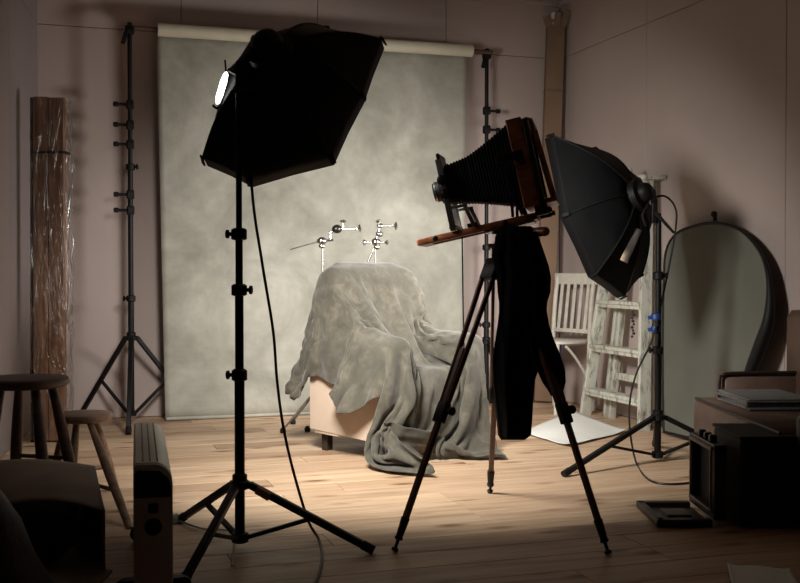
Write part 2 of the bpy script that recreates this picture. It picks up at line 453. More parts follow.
# backdrop: roller, canvas, hem
bd = thing('photo_backdrop', (1.82, 7.36, 0), 'large mottled grey canvas backdrop hanging from a cream roller tube', 'backdrop')
ZT = 2.645
MB().cone((.69, 7.35, ZT), (2.96, 7.35, ZT), .044, n=24).build('roller_tube', ROLLER, bd)
rows = []
for i in range(36):
    v = i/35; r = []
    for j in range(60):
        u = j/59; x = (.685+.05*v)*(1-u)+(2.935-.03*v)*u
        wv = .012*v*math.sin(9*u+2*v)+.006*v*math.sin(23*u)
        z = ZT-(ZT-.012)*v
        yy = 7.395+wv*.7*(1-max(0, v-.9)*4)
        r.append((x, yy, z))
    rows.append(r)
MB().grid(rows).build('canvas', CANVAS, bd, solid=.003)
MB().tube([(.74, 7.392, .016), (1.8, 7.396, .014), (2.89, 7.392, .014)], .012, 8).build('hem', CANVAS, bd)
cb = MB().cone((SL.x-.03, 7.36, 2.648), (SR.x+.03, 7.36, 2.648), .016, n=12).build('crossbar', plain('brown_steel_bar', (.09, .05, .035, 1), .5), origin=(1.77, 7.30, 2.648))
tag(cb, 'brown metal crossbar linking the two backdrop stands above the canvas', 'crossbar')

# ------------------------------------------------------------------ softboxes
def softbox(name, label, rim_pts, axis, apex, glow, power, depth_lip=.052):
    n = len(rim_pts); rim = [V(p)-V(axis).normalized()*depth_lip for p in rim_pts]; c = sum(rim, V())/n
    t = thing(name, apex, label, 'softbox', 'softboxes on tripod stands')
    ax = V(axis).normalized()
    ring0 = []
    for p in rim:
        d = (p-c); d -= ax*d.dot(ax); ring0.append(V(apex)+d.normalized()*.07+ax*.04)
    def mid(t_, blg):
        out = []
        for a, p in zip(ring0, rim):
            d = (p-c).normalized(); out.append(a.lerp(p, t_)+(d*.8-ax*.5)*blg)
        return out
    def dense(r, sag=0):        # midpoints between ribs sag in a little
        out = []
        for i in range(n):
            a, b = r[i], r[(i+1) % n]; out.append(a)
            m = (a+b)/2; out.append(m+(c-m).normalized()*sag*(a-b).length)
        return out
    rings = [dense(ring0, 0), dense(mid(.2, .035), .0), dense(mid(.42, .045), .02), dense(mid(.65, .035), .035), dense(mid(.85, .016), .03), dense(rim, .015)]
    lip = [p+ax*depth_lip for p in rim]
    MB().loft(rings+[dense(lip, .015)], caps=False).build('outer_fabric', NYLON, t, smooth=28, solid=.003)
    ins = [[q+(c-q).normalized()*.010+ax*.004 for q in r] for r in rings]
    MB().loft(ins, caps=False).build('silver_lining', SILVER, t, smooth=28)
    MB().loft([[q+(c-q).normalized()*.012 for q in rings[-1]], [q+(c-q).normalized()*.012+ax*.006 for q in rings[-1]]]).build('diffuser', glow, t, smooth=0)
    for i in range(n):
        pts = [ring0[i]] + [mid(k, b)[i] for k, b in ((.2, .035), (.42, .045), (.65, .035), (.85, .016))] + [rim[i]]
        rb = MB().tube([p+(p-c).normalized()*.002 for p in pts], .0045, 6, 3).build('rib', BLACKP, t)
        d = (rim[i]-c).normalized()
        MB().bar(rim[i]+d*.004-ax*.01, rim[i]+d*.012+ax*.035, .022, .007, ax.cross(d), .002).build('corner_tab', NYLON, rb)
    ld_ = bpy.data.lights.new('softbox_light', 'AREA'); ld_.shape = 'DISK'; ld_.size = .56; ld_.energy = power; ld_.spread = SPREAD; ld_.color = (1, .965, .91)
    lo_ = bpy.data.objects.new('softbox_light', ld_); COL.objects.link(lo_)
    lo_.matrix_world = Matrix.Translation(c+ax*.012) @ ax.to_track_quat('Z', 'Y').to_matrix().to_4x4() @ Matrix.Rotation(PI, 4, 'X')
    # speed ring and hood at the lamp end
    MB().lathe(V(apex)+ax*.0, ax, [(0, .055), (.01, .085), (.045, .088), (.055, .07)], 20).build('speed_ring', BLACKP, t)
    return t
def rimplane(px, p0, ax): return [hit(x, y, p0, ax) for x, y in px]

# left one
DL = 3.92
apexL = at_d(268, 46, DL)
axL = (LD(.10, .36, 0)-LD(0, 0, 0)+V((0, 0, -.27))).normalized()
cL = at_d(293, 108, DL+.36)
visL = [(384, 49), (364, 103), (334, 165), (253, 187), (208, 166)]
pl = rimplane(visL, cL, axL)
hid = [(224, 112), (256, 56), (330, 38)]
pl += rimplane(hid, cL, axL)
sbL = softbox('softbox', 'black octagonal softbox seen from behind, in front of the grey backdrop', pl, axL, apexL, GLOWL, LEFT_BOX)
lh = thing('studio_lamp', apexL, 'black studio lamp head at the back of the left softbox', 'lamp')
ap = V(apexL)
q = MB(); q.lathe(ap-axL*.055, axL, [(0, .025), (.010, .045), (.03, .056), (.06, .062), (.07, .055)], 18); q.build('lamp_housing', BLACKP, lh)
q = MB(); q.lathe(ap-axL*.066, axL, [(0, .014), (.004, .02), (.010, .02), (.014, .022)], 12); q.build('rear_knob', BLACKP, lh)
stem_top = at_d(240, 75, DL)
q = MB(); q.bar(stem_top+V((0, 0, -.06)), stem_top+V((0, 0, .05)), .03, .035, RGT, .006); q.bar(stem_top+V((0, 0, .03)), ap-axL*.04, .024, .03, RGT, .005); q.build('tilt_bracket', BLACKP, lh)
hb = MB().tube([at_d(232, 92, DL-.01), at_d(246, 88, DL-.03), at_d(262, 92, DL-.02)], .008, 8).build('tilt_lever', BLACKP, lh)
# glowing tube showing through the vent at the side
q = MB(); P0, P1 = at_d(226.5, 72, DL+.10), at_d(217, 104, DL+.10)
q.lathe(P0, P1-P0, [(0, .004), (.01, .009), (.04, .0125), ((P1-P0).length-.03, .012), ((P1-P0).length-.008, .008), ((P1-P0).length, .003)], 14)
bl = q.build('fluorescent_bulb', BULB, lh)
q = MB(); q.tube([at_d(229, 70, DL+.10), at_d(226, 72, DL+.09), at_d(225, 60, DL+.09)], .0035, 6); q.build('bulb_holder', BLACKP, lh)
q = MB(); q.tube([at_d(221, 104, DL+.1), at_d(217, 108, DL+.09), at_d(213, 105, DL+.09)], .006, 8, 3)
q.build('hook', BLACKP, lh)
MB().tube([at_d(229, 70, DL+.10), at_d(240, 76, DL+.05)], .008, 8).build('bulb_arm', BLACKP, lh)

LSB = LD(-.59, DL, 0)
ls_ = light_stand('light_stand', 'black tripod stand with three collars in front of the backdrop, carrying the left softbox', 'tripod stands under the softboxes',
            flo(240, 549), [flo(181, 523), flo(371, 554), flo(183, 588)], .250, .045, stem_top.z-.02, [.644, .957, 1.162], r=.0185)
lg_ = [o for o in bpy.data.objects if o.parent is ls_ and o.name.startswith('leg')][1]
B_ = flo(240, 549); F_ = flo(371, 554, .018); d_ = V((F_.x-B_.x, F_.y-B_.y, 0)).normalized(); T_ = V((B_.x, B_.y, .238))+d_*.041
MB().bar(T_.lerp(F_, .06), T_.lerp(F_, .17), .0285, .0275, V((0, 0, 1)).cross(d_)).build('paper_tape', plain('faded_red_tape', (.22, .12, .09, 1), .7), lg_)
# right one
DR = 5.72
apexR = at_d(643, 193, DR)
axR = (LD(-.34, .29, 0)+V((0, 0, -.13))).normalized()
cR = at_d(597, 208, DR+.27)
visR = [(545, 139), (560, 217), (588, 277), (617, 298), (634, 277)]
hidR = [(640, 236), (622, 180), (588, 152)]
pr = rimplane(visR+hidR, cR, axR)
sbR = softbox('softbox', 'black octagonal softbox tilted down in front of the ladder and white chair', pr, axR, apexR, GLOWR, RIGHT_BOX)
ap = V(apexR)
lr = thing('studio_lamp', apexR, 'black studio lamp head behind the right softbox, beside the ladder top', 'lamp')
MB().lathe(ap-axR*.055, axR, [(0, .022), (.012, .042), (.03, .052), (.06, .056), (.07, .05)], 18).build('lamp_housing', BLACKP, lr)
st2 = at_d(654, 208, DR)
q = MB(); q.bar(st2+V((0, 0, -.08)), st2+V((0, 0, .05)), .03, .04, RGT, .006); q.bar(st2+V((0, 0, .02)), ap-axR*.06, .026, .03, RGT, .005); q.build('tilt_bracket', BLACKP, lr)
MB().tube([at_d(655, 212, DR-.02), at_d(664, 222, DR-.04), at_d(674, 233, DR-.05)], lambda u: .011-.004*u, 8, 3).build('tilt_lever', BLACKP, lr)
MB().tube([at_d(648, 205, DR-.02), at_d(643, 215, DR-.03), at_d(646, 226, DR-.03)], .009, 8, 3).build('clamp_handle', BLACKP, lr)
# silver vent flap standing open on the right softbox
fp = [at_d(637, 230, DR+.01), at_d(643.5, 232, DR-.02), at_d(629, 265, DR+.0), at_d(613, 258, DR+.03)]
nrm = (fp[1]-fp[0]).cross(fp[3]-fp[0]).normalized()
if nrm.dot(EYE-fp[0]) < 0: nrm = -nrm
fp = [p+nrm*.02 for p in fp]
q = MB(); q.grid([[fp[0], fp[0].lerp(fp[1], .6)+nrm*.012, fp[1]], [fp[0].lerp(fp[3], .5), fp[0].lerp(fp[3], .5).lerp(fp[1].lerp(fp[2], .5), .6)+nrm*.02, fp[1].lerp(fp[2], .5)], [fp[3], fp[3].lerp(fp[2], .6)+nrm*.015, fp[2]]])
q.build('vent_flap', SILVER, sbR, solid=.002)
RB = flo(657.5, 461.5)
light_stand('light_stand', 'black tripod stand beside the board and old armchair, carrying the right softbox', 'tripod stands under the softboxes',
            RB, [flo(565, 477), flo(655, 447), V((3.58, 4.95, 0))], .250, .04, st2.z-.03, [.60, 1.00], r=.0185)
for yy, nm in ((317, 'upper'), (329, 'lower')):
    p = at_d(656, yy, DR); o = MB().lathe(p-V((0, 0, .018)), (0, 0, 1), [(0, .022), (.005, .027), (.03, .027), (.036, .022)], 14)
    o.bar(p-V((.02, 0, 0)), p-RGT*.045-V((0, 0, .005)), .02, .012, (0, 0, 1), .003)
    o = o.build('cable_tie', BLUE, origin=p); tag(o, f'{nm} blue strap holding the cable to the right softbox stand', 'strap', 'blue straps on the right stand')

# cables
def cable(label, pts, r=.0055):
    P = [V(p) for p in pts]; o = MB().tube(P, r, 8, 8).build('power_cable', CABLE, origin=P[-1]); tag(o, label, 'cable', 'cables of the two softboxes')
cable('thin black cable hanging from the left softbox and curling down onto the floorboards',
      [at_d(246, 70, 4.02), at_d(252, 190, 4.03), at_d(262, 262, 4.04), at_d(273, 330, 4.06), at_d(277, 380, 4.08), at_d(283, 425, 4.10), at_d(293, 470, 4.09), flo(308, 520, .07), flo(319, 540, .007), flo(322, 560, .006), flo(315, 583, .006), flo(300, 600, .006)])
cable('black cable looping beside the ladder from the right softbox down to the floor',
      [at_d(648, 200, 5.75), at_d(664, 196, 5.76), at_d(675, 207, 5.77), at_d(676, 226, 5.77), at_d(670, 262, 5.76), at_d(662, 300, 5.75), at_d(657, 322, 5.69), at_d(650, 345, 5.66), at_d(637, 372, 5.6), at_d(630, 400, 5.6), at_d(630, 430, 5.6), flo(636, 462, .01), flo(648, 479, .007), flo(668, 484, .006), flo(700, 482, .006)])

# ------------------------------------------------------------------ armchair
AW = V((.7, .714, 0)); 
BLc = LD(-.516, 6.10); FLc = LD(-.045, 5.58)
yv = (BLc-FLc); AL = yv.length; yv.normalize(); xv = V((yv.y, -yv.x, 0)); AWD = .68
AO = FLc+yv*(AL/2)+xv*(AWD/2)
ARot = math.atan2(xv.y, xv.x)
ac = thing('armchair', (AO.x, AO.y, 0), 'small cream upholstered armchair under a grey blanket before the backdrop', 'armchair', rot=ARot)
MA = Matrix.Translation(AO) @ Matrix.Rotation(ARot, 4, 'Z') @ Matrix.Diagonal((1, 1, 1.035, 1))
def chair_parts(M, hx, hy):
    P = {}
    m = MB(M); m.box((0, .0, .2), (hx*2-.24, hy*2-.02, .2), bevel=.01); P['seat_base'] = m
    m = MB(M); m.box((0, -.05, .375), (hx*2-.25, hy*2-.14, .15), bevel=.04); P['seat_cushion'] = m
    for sx, nm in ((-1, 'arm'), (1, 'arm')):
        m = MB(M); x = sx*(hx-.065)
        prof = []
        for i in range(9):
            a = PI*i/8; prof.append((x+.065*math.cos(a), .575+.055*math.sin(a)))
        ring = [(x+.065, .1)]+prof+[(x-.065, .1)]
        m.loft([[(a*.98+x*.02, -hy+.0, b*.985+.006) for a, b in ring], [(a, -hy+.015, b) for a, b in ring], [(a, hy, b+.02) for a, b in ring]])
        P[nm+str(sx)] = m
    m = MB(M)
    rings = []
    for z, y0, y1, wx in ((.1, .28, 0, -.005), (.45, .30, 0, -.005), (.68, .25, 0, -.01), (.86, .215, .03, -.015), (.955, .19, .045, -.03), (.99, .155, .075, -.06)):
        a, b, X = hy-y0, hy-y1+.0, hx+wx
        q = .035
        rings.append([(X-q, a, z), (X, a+q, z), (X, b-q, z), (X-q, b, z), (-X+q, b, z), (-X, b-q, z), (-X, a+q, z), (-X+q, a, z)])
    m.loft(rings); P['backrest'] = m
    return P
for k, m in chair_parts(MA, AWD/2, AL/2).items():
    m.build('arm' if k.startswith('arm') else k, CREAM, ac, smooth=50)
for sx in (-1, 1):
    for sy in (-1, 1):
        MB(MA).box((sx*(AWD/2-.07), sy*(AL/2-.07), .052), (.05, .05, .104), bevel=.006).build('leg', DKLEG, ac)

#BLANKET
NBX, NBY = 66, 87          # settled shape of the draped blanket: millimetre steps between neighbouring points, armchair frame
BSTEP = [1648,2,0,-18,-18,-16,6,-14,18,21,-1,17,6,-2,12,11,1,13,15,6,0,13,5,19,29,19,16,21,25,27,28,27,27,27,26,25,21,19,24,25,-7,-13,29,7,29,-15,-7,-7,-11,-9,-6,-5,-7,-4,-3,-11,3,-17,-21,-23,-29,-13,-2,-3,7,5,12,-26,-14,31,2,11,
-25,35,-26,-7,23,-34,-5,16,1,-12,15,2,-18,6,11,-12,5,10,-3,-2,0,3,1,1,-1,0,0,0,1,1,0,-5,-4,0,18,-3,-13,19,-21,31,-9,-5,8,0,-3,-4,-2,-7,-6,5,6,-6,13,-1,5,8,-36,-1,11,4,-16,23,-10,-25,33,-17,37,-9,-8,8,-34,29,-20,-6,4,14,
-5,6,7,-26,-3,14,4,-3,-3,7,-5,4,1,-1,0,1,0,0,0,1,1,-2,-2,-1,9,12,-19,-15,25,5,9,0,-14,11,0,0,1,3,-1,-4,-16,16,0,2,-6,-3,8,-27,-7,5,7,-24,22,-5,10,14,-7,-26,31,-35,25,-34,39,-2,-15,4,4,-19,11,12,-22,6,0,-2,5,-15,18,-1,-1,
1,0,-1,0,0,1,0,2,2,-6,0,3,-4,6,12,-23,9,19,-7,5,-10,-6,-2,-1,1,5,4,3,7,3,8,-1,-13,10,-8,-24,3,-7,10,-17,17,-6,22,-27,27,-31,28,-37,16,-9,8,15,-7,-14,9,-14,10,15,-25,11,6,-16,21,-5,1,0,-1,0,0,0,1,-1,0,2,3,-4,-1,2,-1,2,3,
9,-14,7,15,-3,1,4,-3,0,-3,-1,3,-4,-3,5,1,5,-5,1,14,-11,-16,0,14,4,-11,-18,9,21,-35,35,-38,14,19,-20,4,-5,-9,13,-17,1,-2,2,29,-11,-13,18,-2,-1,0,-1,0,0,0,0,0,0,0,1,4,-2,-4,2,2,2,-4,9,-2,0,6,11,-8,-2,-3,0,2,-3,6,-4,4,-1,
-1,2,-3,0,9,6,-25,-20,20,22,1,-13,-4,-26,42,-22,-2,16,-27,30,-24,-8,13,-16,25,-21,-1,26,-26,9,9,-2,-1,1,-1,1,-2,1,0,0,-1,1,0,0,4,-1,-3,0,0,7,-2,-1,1,-4,16,-2,-7,3,8,2,-4,6,-16,10,-5,4,-12,10,9,-3,-13,-1,1,6,-24,11,24,9,
-43,36,-19,-17,28,-31,14,2,21,-20,-13,24,-13,3,17,-32,25,-10,2,1,-4,3,0,0,0,0,0,0,0,-1,1,0,1,2,-2,1,0,4,3,-5,11,-3,-11,2,16,2,2,-4,-3,3,-3,1,2,-6,4,8,-5,-5,3,6,-3,-13,5,3,-10,16,4,-28,12,20,-27,31,-19,-13,4,9,21,-13,-22,
37,-32,25,-21,13,-2,-5,5,0,-2,0,2,-1,1,0,0,0,-1,0,1,1,0,-1,10,2,-4,-2,-1,4,-3,15,-1,3,-6,-7,5,2,2,-3,-13,-5,15,7,3,-2,0,0,1,-11,18,-25,8,-2,19,-10,-17,14,25,-22,18,-30,-4,30,-12,-20,29,-29,31,-22,20,-13,1,3,-1,-1,1,1,1,
0,-1,0,0,1,0,0,0,2,-2,-2,22,-14,2,4,-4,-1,-1,3,9,-1,-8,3,7,-5,4,0,3,-1,2,-5,6,-1,-1,-1,3,5,-22,20,-20,0,14,9,-18,-10,14,23,-7,-6,11,-3,-20,23,-31,12,-1,16,-21,9,-1,1,1,1,1,0,-1,0,0,0,1,-1,0,0,0,5,0,1,-11,13,0,-2,6,0,3,
-19,-3,19,-3,13,-3,-4,8,-4,2,1,-7,3,7,-1,-1,0,0,20,-21,-8,-3,1,-2,22,3,-23,-1,-11,23,2,-7,-1,18,-29,35,-17,-3,9,-11,0,2,0,0,1,0,0,0,0,1,0,-1,0,0,0,0,5,0,-1,-1,3,1,-2,0,5,-9,19,-1,-20,19,1,2,1,-13,12,4,-12,6,0,-3,5,0,2,0,
2,5,-24,24,-21,3,3,19,-4,-22,19,-21,37,-26,4,-14,35,-30,32,-30,1,26,-20,1,0,1,-1,0,0,0,1,-1,0,0,0,0,0,0,4,-1,1,1,1,2,-1,-4,3,10,-15,5,16,-2,-3,1,5,-4,-8,-2,14,-2,-3,-3,1,10,1,-3,-2,7,-9,-13,25,-12,-16,14,19,-14,-16,30,
-4,-12,-3,23,-30,31,-32,16,-9,5,3,-1,1,-2,0,0,0,0,0,0,0,0,0,0,0,1,1,2,-1,3,1,0,-2,0,2,5,5,-5,-3,1,9,-3,2,2,0,1,-1,-2,2,-10,14,3,-3,-1,3,-5,7,-10,-11,12,18,-25,-3,34,-14,-14,17,-2,-18,4,27,-35,18,18,-19,-13,23,-15,1,1,1,
-1,0,0,0,0,0,0,0,0,-1,-1,2,3,0,3,0,1,2,0,-19,-1,5,16,-3,9,-4,5,-1,10,-7,1,-1,1,-2,5,2,5,-14,6,-12,22,1,-7,-12,-4,5,24,4,-28,28,-22,0,21,-17,-14,9,18,-24,-8,21,10,-23,12,-4,1,-2,0,0,0,0,0,0,0,0,0,1,-1,-1,5,-1,3,0,0,0,1,2,
2,-4,-3,6,4,-1,5,-5,-12,9,4,2,6,-5,7,-3,3,-3,7,7,-23,29,2,-1,-22,-12,4,18,17,-34,29,-32,16,21,-19,-3,-11,34,-26,-6,1,17,-11,5,-2,1,-1,0,1,-1,0,0,1,0,0,0,1,1,2,-3,3,1,0,2,0,6,-7,3,-8,8,0,3,-1,5,4,-1,-2,1,0,-3,12,-5,1,3,0,
-15,34,-26,23,-14,12,-7,-18,-5,19,3,-20,24,-29,-3,30,-6,14,-29,31,-21,6,-12,14,-3,-1,-1,1,0,-1,0,0,0,0,0,0,0,0,0,3,0,0,1,-2,4,-3,-8,13,2,3,-18,-5,-2,2,8,18,5,-1,-4,0,9,-14,7,1,2,1,19,-24,22,-26,21,12,-2,-1,-13,-19,33,-6,
-27,32,-17,-19,1,8,22,-28,28,-24,16,-9,2,4,1,-3,-1,0,0,1,0,-1,0,0,1,-1,0,1,3,-1,-1,2,-2,-5,10,-6,0,7,5,0,1,-7,2,3,1,-2,-3,2,8,-4,5,-3,7,0,-3,4,4,7,10,-29,12,11,5,0,-22,22,0,-27,28,-8,-22,-6,9,17,-25,19,-12,9,3,-5,1,3,1,
0,0,-1,0,0,0,0,-1,1,0,0,1,-1,1,0,0,2,-2,2,-3,-5,-1,2,2,8,-6,-4,0,2,9,5,-6,5,1,-3,12,-4,-1,14,-12,11,-24,24,-23,7,1,8,9,-19,10,10,-22,16,2,-8,-19,3,24,-21,9,4,-3,3,-4,1,0,0,0,0,0,0,0,0,0,0,0,0,2,3,0,1,2,-3,-7,-7,-4,-4,1,
-2,1,0,2,0,4,11,5,3,-7,18,-4,12,-8,1,0,-4,-3,-9,21,-20,24,-14,6,-14,-3,6,1,4,13,-9,7,5,8,-8,-14,3,-3,0,2,1,0,0,0,0,0,0,0,0,0,0,0,0,0,0,0,0,4,3,1,4,-1,0,3,0,-1,1,0,-2,-3,0,-4,-1,1,-8,6,-1,5,7,2,-5,-2,-2,-4,11,-17,21,-6,2,
-7,4,3,4,2,-3,-3,3,-2,-1,-4,2,-1,1,-2,-4,1,2,2,0,0,0,0,0,0,0,0,0,0,0,0,0,0,0,2,5,2,4,0,-3,-2,0,0,-1,-3,-2,-1,0,-1,-4,0,3,4,-2,5,-7,5,19,-1,-3,1,-5,17,-4,-4,-3,2,6,3,0,-2,-3,-2,1,-1,-1,-3,-3,5,-2,1,1,0,0,1,0,0,1,0,0,1,0,
0,0,1,0,0,1,0,1,2,2,0,-3,1,-1,0,-1,-2,-1,-1,-1,0,0,0,2,-1,0,0,0,-1,-1,6,-2,-3,6,2,5,-2,-6,-3,0,1,1,8,1,-1,-3,0,2,-1,-4,1,2,-15,13,-2,1,-1,-1,0,1,0,-1,1,0,-1,0,0,1,-1,0,1,-1,0,1,1,-3,2,-2,-2,1,-1,1,-1,1,1,1,-1,0,1,2,1,-1,
1,-1,0,1,2,5,-5,6,9,-5,-2,-3,-1,0,0,11,-5,5,-2,-2,3,1,-1,-6,-6,-9,24,-13,6,-3,-2,3,0,-1,1,0,-1,0,1,0,-1,0,0,0,0,0,0,1,-2,-1,0,2,2,-4,7,-6,8,-7,-1,-1,1,-2,0,6,-2,0,1,-3,2,3,1,4,-8,0,8,3,-2,-2,1,1,6,-14,13,2,-1,-1,5,-1,-1,
9,4,-1,-36,22,-6,1,4,-2,-1,0,-1,0,0,0,-1,0,1,-1,0,0,-1,1,0,0,-1,3,-3,3,-6,17,-19,10,-16,17,-5,5,-4,-4,-1,6,0,-1,2,-1,2,1,2,3,-16,4,-3,11,3,1,2,-2,0,-3,3,5,3,-1,5,2,3,-6,-7,-7,24,-29,15,2,-3,-1,0,-2,-4,0,1,0,0,0,-1,0,0,0,
0,-1,0,0,0,0,-2,3,13,-27,29,-19,16,-20,15,-13,7,0,-2,3,1,0,2,0,2,1,2,2,-15,-9,1,0,6,23,-5,-1,-9,4,-13,3,20,1,-4,-13,-1,1,5,13,8,-9,2,1,-2,0,-3,1,-5,0,-1,0,0,-1,1,0,-1,-1,0,0,0,-1,0,-2,5,-7,6,18,-31,33,-15,-11,-6,3,10,2,
-3,3,0,2,2,0,4,-1,1,2,-22,15,6,7,-1,-10,14,5,-5,-3,-8,-5,2,12,-4,10,0,3,1,-7,-2,8,-4,-1,-3,-2,-2,0,-4,0,0,0,-1,1,0,-1,-1,-3,0,0,0,0,-2,0,0,10,-15,9,18,-34,20,14,-27,18,-23,18,1,-1,1,2,-1,5,2,-2,2,1,-20,0,3,2,-2,-1,3,7,9,
0,0,-4,1,4,7,-14,-1,-1,4,11,-3,7,-5,2,-2,-1,-2,1,-4,-2,1,0,0,0,-1,-1,0,-2,-1,0,1,-2,-1,-2,1,-6,9,-1,-16,23,-21,14,21,-25,27,-29,25,-11,12,-3,-12,17,-5,-3,7,1,-2,-14,-4,2,3,0,0,2,-5,1,-2,1,2,0,-3,32,7,-1,-3,-2,-8,6,0,-4,
-1,-2,-1,0,-2,-2,-1,0,1,0,0,-1,-1,1,-3,0,-1,0,-4,0,-1,0,3,-15,21,-19,16,-12,-9,35,-4,15,-18,15,6,-4,4,-18,11,0,-4,0,4,11,-13,-15,-1,-3,1,1,6,-2,14,-3,-9,23,-8,-19,6,14,8,-1,-9,5,4,-5,-1,-3,0,0,-2,-3,0,0,0,0,-1,0,0,2,-5,
0,1,-2,-3,-2,-4,7,-12,11,-10,1,2,0,28,-31,3,23,14,-23,-2,12,7,6,-42,27,3,1,-17,5,19,8,-1,-5,4,3,4,-1,-4,-3,1,-29,29,0,-1,0,2,-1,0,2,1,-11,1,0,-1,0,-2,-3,0,0,0,0,-1,0,1,2,-4,-2,0,-1,-2,-3,-1,-2,-7,10,-10,15,-11,10,-7,20,
-7,-11,2,12,-15,-5,0,6,18,-19,10,11,4,-20,-3,8,8,11,-26,1,7,1,0,10,2,11,-26,24,-7,-1,4,-2,8,1,-7,-3,1,0,-1,0,-1,-3,-1,0,0,-1,1,0,0,1,-3,-1,-1,-2,-1,-1,-4,-3,24,-13,-8,-6,10,-1,-2,-6,2,3,1,-3,-2,2,-1,-3,9,2,-5,-2,8,5,-17,
-17,0,1,38,-11,-28,4,2,0,0,5,23,-23,20,-2,-3,16,-1,-1,-25,15,-1,-2,-2,0,1,-4,-2,0,0,1,-1,1,1,0,0,-5,0,-1,-1,-3,-1,-6,1,-1,23,-18,1,1,7,9,-6,-11,-3,0,17,8,1,-3,6,-3,-13,-1,-12,12,10,2,-12,0,-21,17,15,-14,-10,5,-5,4,4,16,
-3,-4,4,-16,15,1,4,-3,-2,-7,3,-3,4,-3,-1,0,0,0,0,0,1,0,3,-6,-1,-3,3,-10,0,1,-6,0,-1,23,-13,12,-14,1,12,10,-9,-9,-8,6,13,8,0,-7,5,-2,12,-24,-8,4,-1,1,6,-8,-3,37,9,-27,17,0,-9,-4,-6,19,7,-15,-3,-6,20,-14,1,-2,4,2,0,-7,-2,
0,0,-1,1,1,0,-1,6,-7,-3,0,-2,9,-9,-2,-4,7,-13,4,5,-3,13,-1,-8,6,11,4,-11,-16,0,1,2,22,0,-4,14,5,-4,-15,12,-3,-2,-6,5,-28,2,27,-18,1,5,11,3,-2,1,7,2,-6,-14,16,-3,6,-27,4,9,3,-5,0,0,0,1,0,0,0,4,-3,-5,4,-1,-3,4,-3,-20,-6,
21,-12,12,2,-4,-3,6,-5,1,14,9,-4,-22,-2,2,4,5,8,-16,17,14,2,-16,10,2,1,2,2,-21,9,2,-4,-3,-11,10,0,-3,27,-10,10,-5,-15,-6,0,12,-4,9,-9,-6,0,0,0,0,1,0,0,2,-1,-5,4,-3,-2,4,2,-5,-3,-2,7,-7,2,9,2,-10,-5,-3,1,17,9,-1,-6,-13,
-8,5,2,-20,-1,2,21,16,-14,-16,1,10,4,10,-29,10,2,7,5,1,6,-12,-4,2,4,-10,14,-3,-11,18,-7,1,4,-11,1,0,-1,1,0,0,0,1,2,-8,-1,-1,2,-2,1,2,-4,2,10,-19,2,2,8,11,-4,-8,-9,0,20,4,5,0,-5,-5,-10,8,-12,-5,-5,9,18,2,-5,-16,6,2,3,-4,
3,-2,-3,-6,5,16,-17,12,1,1,-20,14,6,-12,9,-2,1,-5,-2,0,1,0,-1,0,1,0,2,-6,-3,6,-7,2,-5,0,-7,5,5,2,-1,-2,-2,6,16,-1,0,-9,-14,26,-3,1,-4,1,-6,8,3,2,-12,-5,1,8,-6,6,-3,1,0,-2,1,1,0,5,-1,-14,23,-10,-5,14,-16,7,4,-15,3,1,8,-6,
0,0,0,-1,1,0,-1,0,2,-4,-1,4,-18,2,6,-5,6,-2,-5,23,-15,2,2,-10,1,12,12,-1,0,-19,6,15,3,-9,7,8,3,-1,8,-21,-1,9,7,-5,-4,-1,1,-1,2,-1,3,1,-2,7,-20,13,-11,10,2,4,-16,6,-1,-10,15,-3,0,-1,1,-1,0,0,-1,0,2,-3,0,3,-9,-6,-1,22,-12,
-3,-4,-4,15,-3,-5,8,-2,-4,1,1,-2,-2,-9,4,10,15,-13,7,-5,7,-5,13,-24,9,0,2,1,-1,0,0,0,0,1,0,-1,-2,2,1,-6,6,1,3,-3,-3,-20,9,3,6,-1,0,0,1,0,-1,2,-1,0,3,-3,0,-9,-6,2,9,2,-4,-2,4,-7,4,2,2,1,-1,-1,-6,-6,-1,8,-1,4,-3,0,8,7,-22,
13,5,-1,-12,8,-10,6,1,0,1,1,-1,3,-1,-3,-5,16,-13,-2,6,-4,-8,8,-1,-4,-2,-7,14,0,1,-1,0,0,0,-2,1,-2,13,1,-14,4,-9,9,-25,21,-11,6,0,2,-1,4,0,0,1,-3,-4,-2,1,3,3,-1,-3,-1,6,-2,15,-26,-1,25,-17,4,-4,-3,4,3,1,0,0,1,-1,-2,-6,3,
-9,0,2,10,0,-11,13,-9,-4,-2,17,-6,0,0,0,0,0,0,-2,1,10,-2,-11,3,-2,6,-12,-10,14,0,3,-3,2,1,0,-1,2,-4,-3,-2,4,3,0,-1,-6,1,7,0,3,15,-22,-13,26,-26,26,-16,0,5,3,0,-3,1,-1,-1,-1,-1,-4,3,-4,7,-2,-5,-16,17,-5,5,5,-2,0,0,0,0,0,
0,-2,6,3,-3,-6,-2,4,-2,18,-22,-3,3,-1,5,-1,0,0,0,1,-3,0,1,2,2,1,-6,-4,0,-9,8,-15,10,25,-1,-28,25,-25,22,-10,4,2,1,-2,-1,-2,-2,-1,1,-3,3,-5,3,0,-5,-2,-3,6,5,-3,4,-1,0,0,-1,1,1,-4,9,-4,2,-7,-1,6,-5,16,2,-16,-2,-3,4,1,-1,0,
1,0,-1,-1,2,3,1,-3,-6,-4,2,3,-18,19,4,-16,5,22,-25,18,-21,14,2,1,0,2,0,-3,-4,10,-17,11,-11,-3,9,-2,-4,-5,5,2,0,0,4,-1,0,0,0,0,1,4,-3,5,-6,-4,-1,2,0,0,19,-11,1,6,-15,0,0,1,-1,1,0,0,2,2,0,-4,-8,-1,4,12,21,-16,-9,12,-6,-9,
